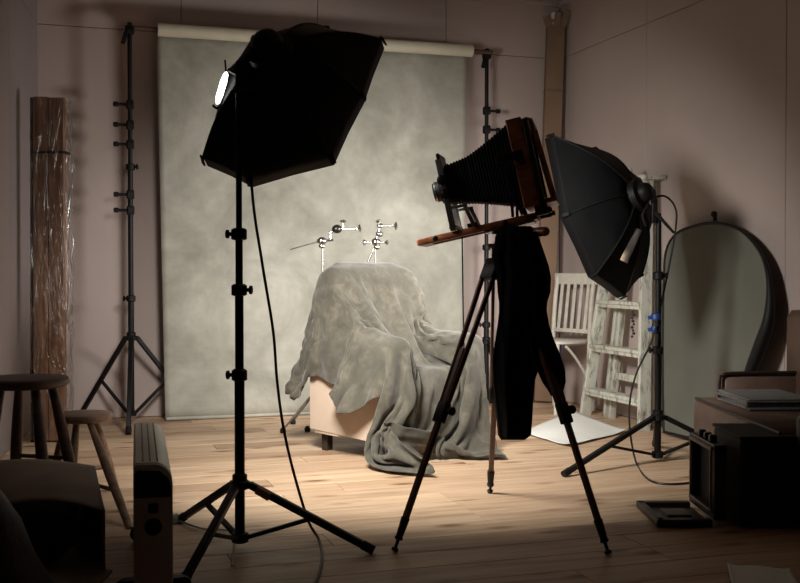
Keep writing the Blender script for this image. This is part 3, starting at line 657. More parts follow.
7,-20,14,3,-2,0,3,0,-1,-2,-2,-2,2,-16,13,-4,1,0,-5,-2,4,3,-1,3,1,-1,0,0,0,0,0,3,1,0,-3,-4,0,4,0,-13,-18,32,-17,4,8,0,0,0,1,1,0,1,3,2,-4,-9,-4,3,4,31,-14,12,-4,-10,-7,-18,-14,20,14,-1,0,-2,-4,1,2,1,-7,8,-4,-6,3,-6,6,-3,
-3,2,11,-8,1,0,0,1,0,-1,1,0,0,0,2,-1,-2,-2,-1,5,-5,0,-7,0,6,-4,5,-1,0,-1,1,1,1,3,3,-2,-8,-6,1,7,1,32,-3,-17,-5,-15,-15,-5,28,12,-4,-3,-1,-1,-7,-1,-1,4,7,-9,8,0,-5,0,0,1,-4,-2,-2,9,-1,0,0,1,0,1,0,0,0,-2,-1,2,-1,-2,0,4,-8,
14,-1,-11,12,-8,-2,-1,1,0,1,0,0,2,0,-4,-6,-3,9,2,0,-13,13,-7,-16,-2,-2,32,9,-3,-4,2,-1,-1,-9,-1,-11,-2,6,7,5,5,-9,0,1,-1,2,-3,1,0,1,0,1,1,0,0,-1,0,0,2,1,0,-3,-1,-2,4,-8,4,16,-15,-3,10,-5,1,0,0,-1,0,0,0,-2,-5,-4,9,4,1,-2,
14,-36,1,2,-5,32,8,-4,-5,4,-1,-1,-7,-2,0,-7,-2,0,-1,0,19,-12,1,1,2,-3,3,2,1,-2,0,-1,0,0,0,0,0,-2,-3,2,-1,2,1,-1,0,0,-9,23,-8,-1,-6,3,0,0,0,1,-1,-2,0,-3,-4,8,7,0,-1,-2,-22,7,0,-7,30,6,-5,-3,5,0,0,-2,-6,-4,-1,-5,-4,-3,-6,
-1,6,14,-6,0,2,2,5,-3,0,-2,-2,1,0,-2,0,0,0,1,0,1,1,4,0,-2,-1,1,-9,3,23,-32,8,3,0,2,2,1,1,3,-4,-3,6,5,0,-1,-1,1,-7,-4,-9,28,3,-5,3,3,1,1,-2,-13,-12,11,1,-11,-7,2,3,-3,-4,17,-7,7,-1,1,0,0,0,1,0,0,-4,0,1,0,-2,-2,3,-4,1,11,
1,-1,3,0,9,-27,15,14,-16,0,-1,-1,0,-2,-2,3,2,0,0,-3,-2,4,5,3,-5,-4,12,1,-1,6,-2,2,-3,-1,-9,-2,5,0,-4,-1,-4,-4,-7,6,8,-14,17,3,-9,6,-1,0,-1,3,-1,-5,-1,3,0,-2,1,3,0,0,-3,4,4,3,-4,3,7,-6,-8,13,-18,5,-1,-1,-1,-2,-2,1,3,1,-2,
-4,0,-4,3,3,-5,5,4,-3,1,-2,-1,-2,4,-3,-5,4,5,-4,0,1,2,-1,15,-27,-10,16,-1,-1,4,5,-7,-2,0,1,2,4,-4,0,-2,1,0,0,1,2,-1,0,11,1,-13,17,-1,-4,4,-3,-10,-6,3,-2,-1,-1,0,-5,8,-4,7,-8,-4,7,-11,1,-9,18,-5,-2,1,-2,-2,-1,1,-6,-3,12,
-2,-4,2,7,-13,7,-3,15,-22,-5,12,-10,2,16,-2,-4,0,-3,0,-1,1,0,2,0,-3,0,0,1,-1,-4,17,-2,6,1,-2,-3,1,-9,4,-8,0,0,0,-4,1,2,-8,14,-15,18,-12,2,-8,-3,-3,5,-4,4,-1,-2,1,5,-9,-11,10,7,-7,1,1,10,-6,-4,-4,13,7,-27,2,2,0,-12,19,1,
-1,0,0,-4,4,-1,-1,0,0,0,-1,0,2,-5,7,6,4,2,-5,-1,-4,2,-1,-6,0,1,-6,2,2,-5,8,-12,16,-15,23,-27,16,-8,-7,3,1,4,-2,0,-2,-1,-11,-1,7,2,5,1,-2,11,-11,-20,6,-1,5,34,-28,-4,-4,7,20,-4,1,-12,1,-5,4,1,0,-5,3,-1,1,-3,3,-1,0,13,-3,
0,-6,2,-18,11,0,2,0,-1,-4,1,-1,8,-12,15,-17,12,-11,17,-21,-1,-7,-2,9,3,-3,1,0,-18,-6,9,8,0,-3,0,-2,1,3,-3,0,-12,22,-1,-8,-2,0,14,-13,7,0,2,-2,0,0,0,0,-3,0,1,-4,3,-3,3,4,8,-2,-5,4,3,-6,-1,0,-3,-1,-1,11,-13,0,-5,7,-2,-5,
-3,5,-11,10,15,-12,-7,22,-3,2,1,-4,-12,-1,6,2,-1,-2,2,-4,2,10,2,-1,12,-29,5,19,-23,5,12,-9,1,-5,6,-1,3,-1,-1,-10,9,1,-3,4,-10,5,1,-1,8,3,-2,-3,2,-3,-1,0,-2,1,2,-8,11,-9,4,-1,-6,23,-21,-5,24,7,-22,-8,6,-3,3,4,0,-7,-7,4,
10,-11,1,-1,1,-2,1,-4,18,-6,1,0,-13,0,19,-16,1,5,-1,-6,6,-7,8,-1,-5,8,-2,-3,3,-12,10,-1,3,-3,14,-10,3,-6,3,0,-15,5,7,-1,0,6,-8,7,-6,2,0,-4,26,-21,-1,-7,18,-10,4,1,2,1,2,-5,1,0,2,-13,3,5,-8,2,-2,7,-8,4,1,4,-10,4,-7,13,-9,
11,0,-1,1,1,0,2,2,-10,2,3,-9,8,0,1,0,2,-3,3,0,-2,0,8,-7,0,-4,1,0,-3,7,-8,7,-2,-2,2,-1,23,-24,12,-12,-13,6,1,-2,3,1,-1,3,-5,0,-5,-1,6,-7,0,1,-3,6,0,-7,10,-12,1,11,-4,-2,5,-4,7,-4,3,1,-7,-9,13,1,-5,4,4,1,-3,2,-3,2,4,-3,-4,
0,2,0,3,-5,-1,-1,3,-3,9,-10,5,9,-15,1,-4,18,-11,12,-8,0,0,2,-1,0,1,1,6,-13,11,-24,9,0,4,-1,6,-6,-9,-2,5,13,-7,2,-4,10,-8,-2,3,0,5,-12,2,12,0,-6,2,5,0,-1,2,-1,2,-5,6,-5,0,-1,3,-1,2,-4,-4,1,0,0,1,11,-13,-1,0,3,10,-10,12,
-10,-8,1,0,-1,1,1,-2,1,-8,-9,3,2,-3,13,-3,2,16,-21,4,-19,5,14,10,-9,-7,-4,5,2,0,2,-7,10,5,-4,-4,6,3,0,0,-1,0,0,0,2,0,-5,2,3,-3,0,2,-2,-3,-1,-1,5,-4,-3,15,-15,16,-3,-9,11,-10,11,-6,-2,1,-1,1,1,-7,0,4,-7,-4,5,4,4,-7,-5,9,
0,2,-6,-17,13,-2,0,9,-3,-2,1,1,0,8,1,-9,4,5,0,0,0,-2,1,-4,3,0,4,-2,-3,-1,9,-5,0,2,-2,-4,0,2,-2,5,0,-9,16,5,-17,12,-10,11,-10,-4,-1,-2,3,-7,2,11,-5,-8,1,-7,3,0,6,-2,-5,1,22,-28,20,-11,-8,9,7,-8,5,-1,-1,0,1,0,-10,9,1,0,-2,
0,-1,-1,1,4,0,1,0,-1,-4,-1,5,-2,4,2,-4,0,-3,0,4,-7,1,12,-10,-1,-1,4,10,-9,10,-2,-1,-2,-1,4,-5,-1,3,-1,-6,-1,12,-10,-4,12,-10,-2,15,5,-6,1,-6,-1,-2,9,1,1,-9,0,-2,-7,9,0,0,-1,1,0,-1,3,0,-1,-1,0,-1,1,0,-1,-1,2,0,1,4,-4,1,
-2,-3,6,2,-9,11,-6,20,-19,-1,7,-7,-2,0,0,-2,0,-3,17,-11,-2,0,5,-23,11,-1,0,-3,-5,-2,1,15,-4,6,-5,3,5,-23,3,7,-1,2,6,0,0,1,0,2,0,2,0,0,-5,-1,1,-1,-4,-2,1,5,-1,11,-12,2,1,-3,1,4,-8,0,8,-5,1,-6,13,-3,-2,7,-2,1,1,-2,0,3,4,1,
-1,-7,-9,7,-7,-9,6,19,-16,-3,8,4,6,2,-6,1,-18,14,-2,0,0,0,0,2,0,0,1,-1,0,1,0,0,7,-3,-1,-3,-12,-1,3,3,1,-3,1,-4,6,6,-1,-8,8,1,-9,2,-4,11,-3,3,-2,0,-1,-1,0,3,-2,2,-1,12,-7,-2,-8,-9,-1,10,-10,0,20,-20,15,-5,22,-23,10,-14,
19,-13,-1,0,1,1,1,-1,0,-1,0,1,0,-1,-1,-1,0,2,3,-19,-1,4,-1,5,1,0,2,1,6,-2,-3,7,-9,1,9,-6,12,-13,5,-4,10,-8,-2,1,0,1,1,0,0,8,0,-3,-6,-7,9,1,-18,-1,2,22,-13,0,-6,14,-7,2,-18,17,2,-15,-1,0,-1,0,0,0,-1,0,0,-1,0,-2,0,2,-1,12,
9,-15,2,-13,5,3,-4,22,-7,0,4,-7,8,-2,-7,9,-7,10,-8,4,-5,-8,5,-3,0,-1,1,-2,0,4,0,5,-2,-6,-8,-10,18,-2,-9,-5,15,-4,13,-3,-13,-1,6,-4,-4,8,2,-9,1,-1,-2,-1,-2,-1,0,-3,-2,1,-2,2,-8,6,-5,8,1,-7,-2,7,4,-2,10,2,-7,5,1,-6,9,-1,
-2,-6,10,-4,-5,10,8,-1,-2,1,0,0,0,-5,1,-3,7,24,-23,9,-11,-8,8,-11,0,-1,-8,8,0,-1,-5,3,-1,-4,1,7,-4,1,-2,-5,2,1,-7,-5,1,-1,1,-2,1,3,-3,2,2,0,10,0,5,5,-1,-7,6,2,-6,9,-2,-5,2,-3,1,-10,-2,-2,10,-1,-3,0,0,1,-1,-1,1,-1,18,-5,
-10,-15,16,0,-22,8,0,-8,8,0,-11,3,2,-7,0,6,-2,0,4,-11,-1,6,1,-7,-4,3,-1,0,0,-1,1,-4,3,2,-4,3,4,2,9,2,-3,4,-1,1,8,-5,-6,8,-6,13,-13,19,-12,2,10,0,-1,-4,1,-1,1,-11,1,20,0,-26,1,10,7,11,-6,-9,1,21,-32,-17,-2,2,0,8,-12,17,
-1,0,-14,3,5,0,-4,-5,4,4,3,-3,1,3,-14,4,2,-8,11,-6,6,-2,13,3,-2,3,-8,0,-7,5,2,1,7,-5,9,-11,20,3,13,-5,-1,-2,-1,1,-4,6,7,-13,-9,4,11,-12,-5,-5,23,-23,-4,0,18,-17,-1,-3,3,-4,13,-14,3,-5,1,9,0,-2,-3,7,4,0,-5,5,-5,-1,11,-18,
2,1,-6,22,-9,-1,5,0,5,-15,4,0,-1,1,5,-3,0,-3,-2,5,-2,1,13,0,-1,-8,0,0,-9,-8,0,0,0,6,15,12,-16,-28,0,40,-30,-4,11,7,-7,-11,-1,5,0,-4,-3,-4,12,-1,-3,1,6,4,3,1,2,-1,3,0,-18,-9,-7,13,3,-3,0,1,-1,1,1,12,-10,-7,8,-2,1,-1,-1,0,
2,2,0,0,8,0,-8,7,-2,-1,-19,0,6,9,4,8,-7,-16,-10,20,-17,3,33,-27,5,8,3,2,-21,4,2,-9,-10,6,3,0,4,1,1,0,0,1,4,2,1,5,-3,-11,-17,2,7,-2,-9,7,-2,1,0,0,3,6,0,1,0,-2,-1,1,1,1,0,0,12,-3,-6,4,1,-14,2,22,6,2,0,0,-2,1,1,-16,-18,-20,
6,7,-28,24,7,13,25,-22,1,2,-5,-2,2,0,-1,-2,-1,-1,0,0,-1,-2,-6,-9,23,1,-5,-10,4,5,-4,-4,-3,-1,-2,-5,8,-4,0,0,-2,2,2,2,0,-1,1,1,19,1,-10,3,-5,0,9,-6,0,3,5,2,-2,-3,2,5,0,-15,-27,16,-9,-14,21,-4,-5,18,-19,12,-1,2,-5,0,0,1,0,
0,0,0,1,2,0,-5,5,9,2,-10,2,-7,20,-15,-4,-3,-1,6,-16,4,0,-1,1,2,1,-1,-2,-1,0,0,12,-13,20,-4,-14,-12,-5,-7,0,5,2,0,2,3,1,5,19,10,-8,-3,4,-22,-8,3,2,-1,5,1,4,0,0,2,-1,1,0,0,0,0,-2,0,7,2,-10,22,-2,-3,-5,3,-5,12,-24,-2,-10,
-11,16,-4,-3,3,0,-1,0,0,-2,0,0,-1,-4,6,0,-21,-4,-1,0,7,2,-1,1,2,-1,-2,0,-1,12,19,-1,-6,0,11,-16,-14,5,-6,11,3,10,1,-1,-2,1,0,0,0,0,0,1,-1,0,5,0,-2,9,1,-1,1,-4,-2,8,-15,5,-1,2,2,-8,-21,-2,1,1,-2,2,-4,-4,-2,2519,7,-23,7,
15,-14,0,-11,11,-9,6,-2,-17,15,-18,-8,-17,1,-17,-8,-10,12,-29,-18,17,19,-23,-17,-7,-2,-2,-1,2,4,7,12,16,18,10,11,-27,-26,4,25,17,-23,-21,8,-11,-7,-11,-7,-3,-2,-1,-2,3,0,30,8,-2,-9,-9,13,-19,-5,-13,-4,20,-28,-2,12,-11,21,
-18,10,-8,4,25,-32,21,-16,11,-20,30,14,5,-32,4,30,4,-45,0,3,9,2,2,0,-1,-1,-3,-3,0,4,7,-2,2,2,-22,-3,6,20,-5,-8,15,-2,11,4,1,-2,-3,1,-13,2,-21,-2,8,7,-8,11,12,-6,-13,-11,-2,28,-24,-3,23,-20,-1,4,3,-4,-6,17,-9,5,-15,11,2,
2,10,15,3,10,-43,7,-3,17,-2,-1,-1,1,-1,-2,-2,-4,-1,1,3,1,7,-3,-11,9,-22,29,3,-4,-20,17,0,-1,-1,1,5,1,13,-2,-14,14,-13,-19,7,-9,15,13,-22,3,-4,-4,8,9,-12,0,12,-8,1,4,-11,1,-7,16,-3,24,-25,5,-3,-6,45,-44,12,-8,28,-12,3,-1,
-1,-1,0,-1,-1,-2,-4,-1,3,1,3,0,2,-13,31,-38,31,-21,8,-13,0,2,0,-2,-2,0,1,7,6,1,11,-6,-2,-15,7,-4,-16,-8,1,1,3,7,-10,11,-7,2,-1,-5,17,-20,-1,-5,44,-32,27,-30,0,33,-37,24,-17,30,-18,6,3,-1,-1,0,0,0,-1,-3,-4,-2,2,2,5,0,0,
-12,-4,40,-30,9,10,-8,-6,-2,0,2,0,-1,10,-18,10,-3,6,6,-4,9,-29,13,-25,24,-4,-17,11,-11,10,-8,8,-10,2,4,-5,16,-7,28,-38,38,-14,-2,13,-37,30,-27,35,-15,-1,2,1,-3,2,0,0,0,0,0,-6,-3,0,4,3,1,0,9,-29,2,41,0,-20,13,3,3,1,-3,-2,
-15,1,-2,-6,1,1,19,-6,2,-3,-13,-12,-13,17,7,-22,4,-2,7,-6,2,1,8,-15,0,38,-40,30,-23,4,19,-30,32,-30,39,-18,-1,0,1,2,-3,1,1,1,0,0,1,-2,-6,-1,3,3,-1,3,3,-3,1,-20,22,15,1,0,-3,-8,-14,11,-1,-2,13,-8,-12,3,17,-1,-13,28,1,-24,
15,-14,1,13,-8,0,-4,-2,12,-6,-8,4,-3,2,25,-21,-2,-1,-2,31,-29,33,-26,9,-8,10,-1,0,-1,1,0,-1,1,0,-1,1,-4,0,1,4,1,3,-11,22,-34,26,17,-2,-5,-6,-6,-4,1,0,-3,-13,11,9,5,-6,-1,8,1,-1,6,-16,-1,-6,15,-14,3,9,-10,5,-5,7,-7,24,
-13,-4,-9,5,10,-10,19,-24,27,-24,22,-19,11,-1,12,-15,5,-1,0,1,-1,1,0,-1,-3,0,0,2,0,25,-30,4,11,-26,-4,27,-1,2,-6,1,4,-1,2,1,5,5,-9,-7,5,-1,10,-5,3,-2,-21,30,-23,-6,6,-8,17,-14,11,-10,18,-15,22,-22,-1,10,-5,18,-24,22,-21,
24,-18,6,-4,18,-19,4,3,0,0,-1,1,-1,0,1,-3,-1,1,-12,20,-22,42,-40,17,5,4,-19,6,1,4,-1,2,-8,9,-4,4,-9,0,7,1,2,-1,5,2,-22,23,-23,18,-1,-15,6,-7,18,-13,2,-2,-1,-10,8,9,-4,7,0,-4,-6,19,-10,-8,3,19,-22,7,3,1,1,0,0,-1,1,0,-1,
-1,-2,0,4,-13,6,-1,33,-41,20,-9,-11,3,7,8,0,14,8,-3,-12,-7,-4,-8,3,7,13,-4,-1,2,-8,-15,2,1,11,-10,5,4,-7,2,13,-17,8,17,-22,4,5,-3,-7,21,-21,0,1,5,13,-17,14,-3,-1,1,-1,1,0,0,-1,0,1,-1,-4,1,-1,0,3,-4,4,24,-40,-1,24,1,-16,
-4,27,-6,-3,-7,4,-12,2,4,-2,-5,13,10,-6,2,-6,-14,11,-12,7,20,-25,10,-9,12,-14,12,0,-6,1,4,-1,0,0,0,0,0,8,1,-11,16,-10,1,1,0,0,0,0,-1,1,0,0,0,-4,0,0,1,3,-3,1,-11,30,-10,-24,2,29,-5,-20,26,-11,2,17,0,-5,-16,-6,-3,3,5,5,1,
-9,-1,-11,13,-12,-2,18,-14,14,-14,12,-11,3,-7,15,-5,0,1,3,-8,26,-25,0,9,11,-18,6,4,-3,1,0,-1,1,0,-1,0,0,1,-4,-1,0,2,3,-2,2,-1,-9,3,12,-14,6,-3,8,-1,5,-3,-9,6,1,4,-1,-7,5,-8,15,-4,-20,11,-10,0,18,-16,-3,3,-1,14,-13,12,
-15,3,17,-13,4,-3,-7,7,-6,26,-25,16,-13,9,1,1,-1,-1,0,1,-1,0,1,7,-7,0,-2,-2,-2,3,3,-1,-2,8,-20,0,-1,10,2,2,9,-7,0,10,4,-7,-7,3,2,5,-15,6,-8,6,-15,1,17,-22,-1,21,-18,7,6,-15,13,-10,-2,13,-12,20,-19,8,-1,4,-14,1,23,-22,21,
0,-1,-9,4,-1,0,-1,-1,1,6,-3,6,-9,-2,-3,-1,4,5,-3,-1,-1,2,0,-8,11,-8,20,-8,-11,-1,-2,-7,3,8,7,5,-3,-11,1,-1,4,-17,3,2,2,-4,-7,29,-12,-16,13,-10,-1,17,-16,12,-7,-4,1,10,-5,20,-6,-22,24,-20,3,3,5,-1,0,-1,0,1,0,-6,-2,1,8,-2,
-3,-3,7,6,-4,-2,-3,10,-14,5,6,-9,-4,0,1,3,3,6,9,5,-9,4,-13,-4,0,-2,1,-15,8,-13,15,-13,5,-8,5,13,-16,0,13,-9,10,-2,-15,12,3,-3,1,-2,-5,21,-23,21,-3,4,-6,-1,-1,0,-1,1,0,1,-1,0,3,-3,-6,-1,7,-8,16,-9,-4,-5,5,6,-5,-11,0,2,-1,
1,6,16,-10,-4,15,-6,-12,4,-1,8,-5,-7,-15,14,-13,5,15,1,-8,-13,4,15,-14,3,5,-12,21,10,-25,5,2,-6,10,-15,21,-12,-9,-5,20,-1,0,-1,0,0,2,0,0,2,-6,4,-7,8,-12,10,-10,4,-6,11,17,-4,-16,7,-1,-4,-6,6,7,-15,0,0,-1,6,2,5,-4,0,-3,
-23,1,-1,3,17,-18,-1,8,7,3,-15,17,-3,-12,12,-9,-1,24,-24,2,8,-13,14,-14,-3,16,7,-10,3,0,-2,-1,0,3,4,2,-2,2,-8,-2,9,-1,-13,7,-7,16,2,-16,-2,-1,-2,1,1,4,-9,0,2,1,4,7,-9,8,3,7,-5,-12,-25,3,-4,6,-2,3,-2,-4,0,0,4,-3,2,5,-4,1,
1,-4,16,-1,-12,6,-8,-3,2,0,1,-5,0,0,0,0,0,0,0,1,0,-1,0,0,2,23,-2,-11,2,-4,-4,5,2,3,3,0,-1,-1,0,-5,-2,-2,2,-2,-1,7,2,2,-9,2,-24,-1,1,5,-6,5,-4,0,-1,3,2,-3,0,0,0,-1,1,2,3,-6,2,-3,-3,3,-1,-1,0,0,0,0,0,0,0,0,0,0,0,0,0,0,0,0,
2,1,2,5,0,1,2,0,-2,-1,0,0,-1,1,-1,1,-1,-1,1,-1,2,-5,3,0,-26,0,0,-1,5,-4,0,0,-1,-1,1,0,2,-1,-1,1,-1,0,1,0,0,-2,0,-1,1,2,0,1,0,0,1,0,0,-2,-1,0,0,0,1,0,-1,0,0,2,1,2,3,1,-1,0,0,-1,-2,-1,0,-1,1,0,0,-1,0,0,1,-3,2,8,-26,0,0,1,
0,-2,0,0,0,1,1,0,-1,-1,1,-1,0,0,0,1,-1,0,0,-1,0,1,1,1,-1,0,0,1,-1,1,1,-1,0,1,0,0,1,-2,-2,1,0,-2,2,0,0,0,0,0,0,0,0,1,0,0,0,0,0,1,0,0,-1,-1,-27,0,0,2,-1,0,-1,0,0,0,2,0,0,-1,0,1,0,-1,0,2,0,0,-1,0,-1,2,-1,0,1,1,0,1,1,0,0,0,
0,0,0,-1,0,-5,1,-3,1,0,0,0,1,0,0,0,0,0,0,0,0,0,0,0,0,0,0,0,1,1,-27,0,2,-2,0,0,0,0,0,2,-2,3,-2,1,0,1,0,-2,0,4,4,-5,3,-3,5,-4,-2,-1,1,1,1,0,0,0,-2,0,0,0,1,1,-1,-1,0,0,-3,1,0,0,0,0,1,-2,0,0,0,0,0,0,1,-1,0,-1,1,0,0,2,-26,0,
-2,0,0,1,0,0,1,0,0,0,1,-1,2,0,-1,6,6,-1,-6,5,-2,1,-2,-1,0,-1,2,-1,1,0,0,-1,0,-1,0,1,0,0,-1,-2,2,-2,0,-3,2,1,-2,-2,3,-3,-1,1,-1,-1,1,0,0,0,0,0,1,0,0,1,-14,-3,0,-4,0,-2,1,-1,-1,-1,1,0,0,-1,3,0,2,-4,-1,0,12,-10,11,1,-6,-1,
3,-4,7,0,0,0,-1,0,-2,0,-1,1,0,1,-1,-2,-1,-1,5,-6,0,5,-7,-2,0,1,-3,1,-3,1,0,0,0,0,0,0,0,1,1,0,-12,8,-1,-3,-7,0,0,0,-1,-3,-2,-1,3,0,-2,0,1,0,-3,0,6,3,0,1,-3,-1,2,1,7,0,1,1,-4,3,-1,-4,-4,8,1,0,-2,-1,0,-2,-3,15,-21,2,1,-3,
-4,-2,4,-3,-2,0,0,0,0,0,0,1,1,-1,0,2,-5,-12,3,3,-1,-3,1,2,-1,-1,-3,-2,2,0,-3,3,0,2,0,-3,-2,4,5,-3,-4,2,0,2,3,5,-1,0,0,0,-1,-3,-3,5,3,-1,0,-2,2,-1,-4,-12,21,-22,7,10,-15,8,-1,-2,3,-6,-2,0,-1,1,-3,1,1,-1,0,0,7,2,-19,-4,4,
5,-3,-4,-5,1,-1,-1,2,2,-2,-3,-3,-2,-2,3,3,-4,6,3,-1,0,0,2,2,4,0,1,0,0,-2,-2,-2,2,4,0,0,-2,3,-3,-6,16,-25,5,12,-16,19,-21,5,5,-3,-2,4,-5,5,-4,-3,8,-6,-3,4,0,-13,1,18,2,5,2,-5,2,-2,-2,-3,-2,-11,1,4,-8,7,-4,3,-7,3,-4,1,-5,
0,2,-2,3,0,5,1,-1,3,-1,-3,-2,0,0,6,0,0,-3,3,0,-10,0,28,-15,-17,26,-25,10,7,-16,3,9,-11,13,-2,9,5,-23,3,6,-9,0,-16,12,-11,-2,3,6,-1,0,-3,-1,-2,0,6,-1,-4,-4,-3,4,1,17,-1,1,-14,-7,2,2,0,2,0,3,2,0,1,-2,-1,-1,1,-4,6,3,0,-2,1,
3,-6,-13,8,21,-18,1,-1,19,-22,18,-2,-16,1,-2,-7,1,10,5,1,-12,15,-9,2,-15,-3,11,-7,-3,6,-3,0,4,1,3,-1,-2,2,11,-16,3,-4,-2,-1,12,-14,-5,5,0,0,1,0,3,3,-1,1,-1,-2,0,0,-2,3,5,0,-3,2,3,0,-16,-2,2,29,-30,33,-29,8,-6,-5,15,-11,
2,23,-1,-13,-5,-1,11,-14,4,-14,4,14,-17,-6,3,5,9,-7,-3,-1,-4,2,7,-2,1,21,-2,-18,-2,-3,0,-9,1,6,-1,0,1,0,2,2,0,1,-2,-1,1,1,-4,1,6,2,-3,1,4,1,0,-21,2,3,28,-26,28,0,-8,10,-6,6,-4,-6,-7,0,4,-11,1,11,-5,-10,6,-12,9,8,-4,-6,
-6,19,4,-3,0,-3,-10,3,-9,-3,8,17,-18,-1,-3,-11,9,5,-8,4,0,0,1,3,1,-1,-1,0,0,2,-5,1,5,2,-2,-1,6,1,-3,7,-20,-4,9,26,-28,-6,7,2,4,15,2,-22,4,1,1,5,-6,-5,15,-16,2,7,-2,-7,-2,12,-4,-6,1,4,-2,-2,3,-4,10,-12,4,3,-8,-4,7,5,-2,
-7,20,-21,6,0,0,3,0,1,-2,0,2,1,-3,-2,4,4,0,-6,8,4,8,6,-1,-22,-6,5,20,-9,-8,-9,7,-3,1,17,-13,-4,7,4,6,-4,-14,-9,-8,9,-2,-2,1,-4,7,12,-12,-2,-7,7,10,8,-16,16,-16,0,-7,-12,-2,20,-13,5,-2,13,-8,0,0,2,0,0,-1,1,1,1,-2,-3,1,7,
-1,1,-13,30,11,-18,7,-2,-22,3,3,17,1,-4,-20,0,6,-6,15,2,-12,-3,3,9,2,-12,17,-12,-8,7,-3,0,-5,-1,10,0,-3,-5,1,-1,7,-8,4,8,-9,5,9,-27,13,6,-11,12,-7,-3,0,3,0,0,0,1,2,1,-1,-5,1,4,6,-7,7,-2,-2,-2,-1,25,-13,-17,-4,5,9,15,0,
-5,-18,11,-10,5,13,-3,-8,-5,1,-13,-8,16,11,-22,10,1,11,-5,-6,-8,11,0,-10,-3,4,-6,-3,-2,29,-19,3,4,-16,9,-4,-2,17,-13,-2,3,-1,0,0,3,1,2,-1,-5,-1,4,9,-7,0,-6,0,5,-2,2,6,-14,2,-3,8,-6,19,7,-3,-19,16,-11,-11,6,4,4,2,3,3,-15,
-7,23,-24,-1,-1,3,3,5,-5,-6,2,3,6,-2,0,-10,15,1,-20,0,22,-19,19,-16,5,-3,1,0,0,-1,-1,5,1,1,1,-5,-1,2,9,-1,-10,-5,2,6,-2,-4,13,-2,-1,-3,-7,10,-7,-1,12,4,-11,10,4,-10,-4,-6,1,-27,1,4,4,-11,5,2,0,0,-1,1,2,0,1,1,1,5,-7,5,
-17,22,-3,4,-13,5,3,21,-29,4,0,-2,2,-1,1,4,2,0,1,-5,0,0,8,7,-15,-4,-8,10,0,-7,8,5,4,14,2,-23,4,6,-8,-3,6,11,6,3,-8,8,-11,-25,0,1,-3,1,0,0,-1,0,0,0,0,0,1,-1,0,2,1,2,-3,0,13,0,-2,2,0,6,0,-12,0,-2,2,-2,2,4,1,1,-1,-2,-1,-1,
5,4,0,-6,-2,-10,9,2,-3,6,-4,-4,1,27,-15,-9,11,6,-9,-8,-4,14,15,-21,15,-25,1,-2,4,-5,1,0,3,-3,-1,0,0,1,-1,0,1,0,4,-1,7,-8,4,7,-3,1,6,-1,18,-17,-11,-1,1,0,3,2,1,0,-1,0,-1,-1,2,1,4,-8,5,-10,1,-2,4,3,-1,-6,1,-5,6,3,-2,1,2,2,
12,-11,-6,10,-4,-25,-2,0,-2,6,-1,-1,-1,-1,-1,0,1,1,0,-1,0,1,0,1,0,3,1,7,-1,2,-4,-8,11,12,-21,0,2,1,4,-1,2,-1,5,-3,0,2,-6,2,4,-1,-7,-7,2,-5,3,3,-2,0,0,-3,2,0,0,4,4,1,-4,4,-5,-1,0,-23,0,-4,-1,3,0,1,-2,-1,-1,1,0,1,0,-1,0,0,
2,1,-1,0,2,7,-4,1,-5,0,0,12,-7,-3,0,1,2,-1,1,0,-4,5,2,0,-7,3,5,-4,5,9,-19,7,-12,4,0,0,-2,-1,2,-1,1,1,2,-1,-1,-2,1,1,1,-25,-2,5,-4,3,4,-5,-3,-2,0,1,1,1,-1,-1,1,1,1,-2,2,4,-3,5,1,-4,1,-2,1,3,-1,-5,2,0,2,0,0,0,-1,7,-1,-5,
-3,-3,2,9,-10,-3,10,-7,5,-7,2,0,-1,-1,0,1,0,1,1,0,-2,0,0,2,0,-26,-3,1,14,-11,7,-3,-2,-1,-4,1,1,0,0,-1,0,0,1,-1,-3,8,-2,1,0,3,-1,6,-8,3,3,-8,0,2,0,0,1,0,1,4,-2,-6,-1,0,1,-1,7,1,-5,5,-5,0,-2,-1,-1,0,1,-1,1,0,-1,0,0,1,0,1,
-1,-21,-6,5,-4,6,0,-3,-1,-3,2,-1,1,0,-2,1,-1,1,0,1,0,-1,1,3,0,2,-1,0,2,-5,8,-8,-2,2,0,0,0,1,1,3,-6,-1,0,0,0,1,-3,-4,1,7,3,-5,-1,0,-1,0,1,0,0,0,0,0,0,0,1,1,-1,-30,6,-3,0,4,-3,4,-7,3,-1,0,1,0,0,-1,1,0,2,-4,10,-2,-2,-1,2,1,
-1,0,-3,-1,2,-1,-2,0,0,1,0,1,2,-3,-2,3,-3,0,1,0,1,2,3,-7,0,8,-7,-1,0,0,-1,0,0,1,0,0,0,0,1,1,-1,-26,17,-18,0,9,-6,-5,1,-1,1,3,-2,1,-2,-2,4,3,0,-1,3,-6,2,1,1,2,-2,1,-2,-2,1,4,-6,1,0,-1,1,0,1,-1,0,0,0,0,-1,1,-1,0,15,-13,-5,
2,2,-1,0,0,0,0,0,-1,2,0,-1,1,1,-1,-1,8,-34,25,-7,-15,-4,-1,9,-7,10,1,4,-7,0,-2,-5,0,6,0,-5,-1,-1,1,3,2,-2,1,-5,0,-1,1,0,-1,0,0,0,0,0,0,0,1,-1,1,0,1,-3,0,-2,11,-4,-3,1,-1,-1,0,0,0,0,0,0,0,1,2,0,-3,0,-6,4,-22,-2,1,11,8,
-16,19,-7,12,-6,5,1,-3,-7,-8,-4,3,-1,-8,6,-2,0,1,-4,1,2,-5,0,0,0,0,0,0,0,0,0,0,1,-1,0,1,-1,1,-2,-2,1,6,3,-6,-1,0,1,-1,0,0,0,0,0,0,2,1,-3,0,0,-27,0,3,14,13,-4,-17,18,-12,20,-9,3,-5,-13,-2,14,0,-11,-5,-4,9,-4,-2,-2,2,0,-2,
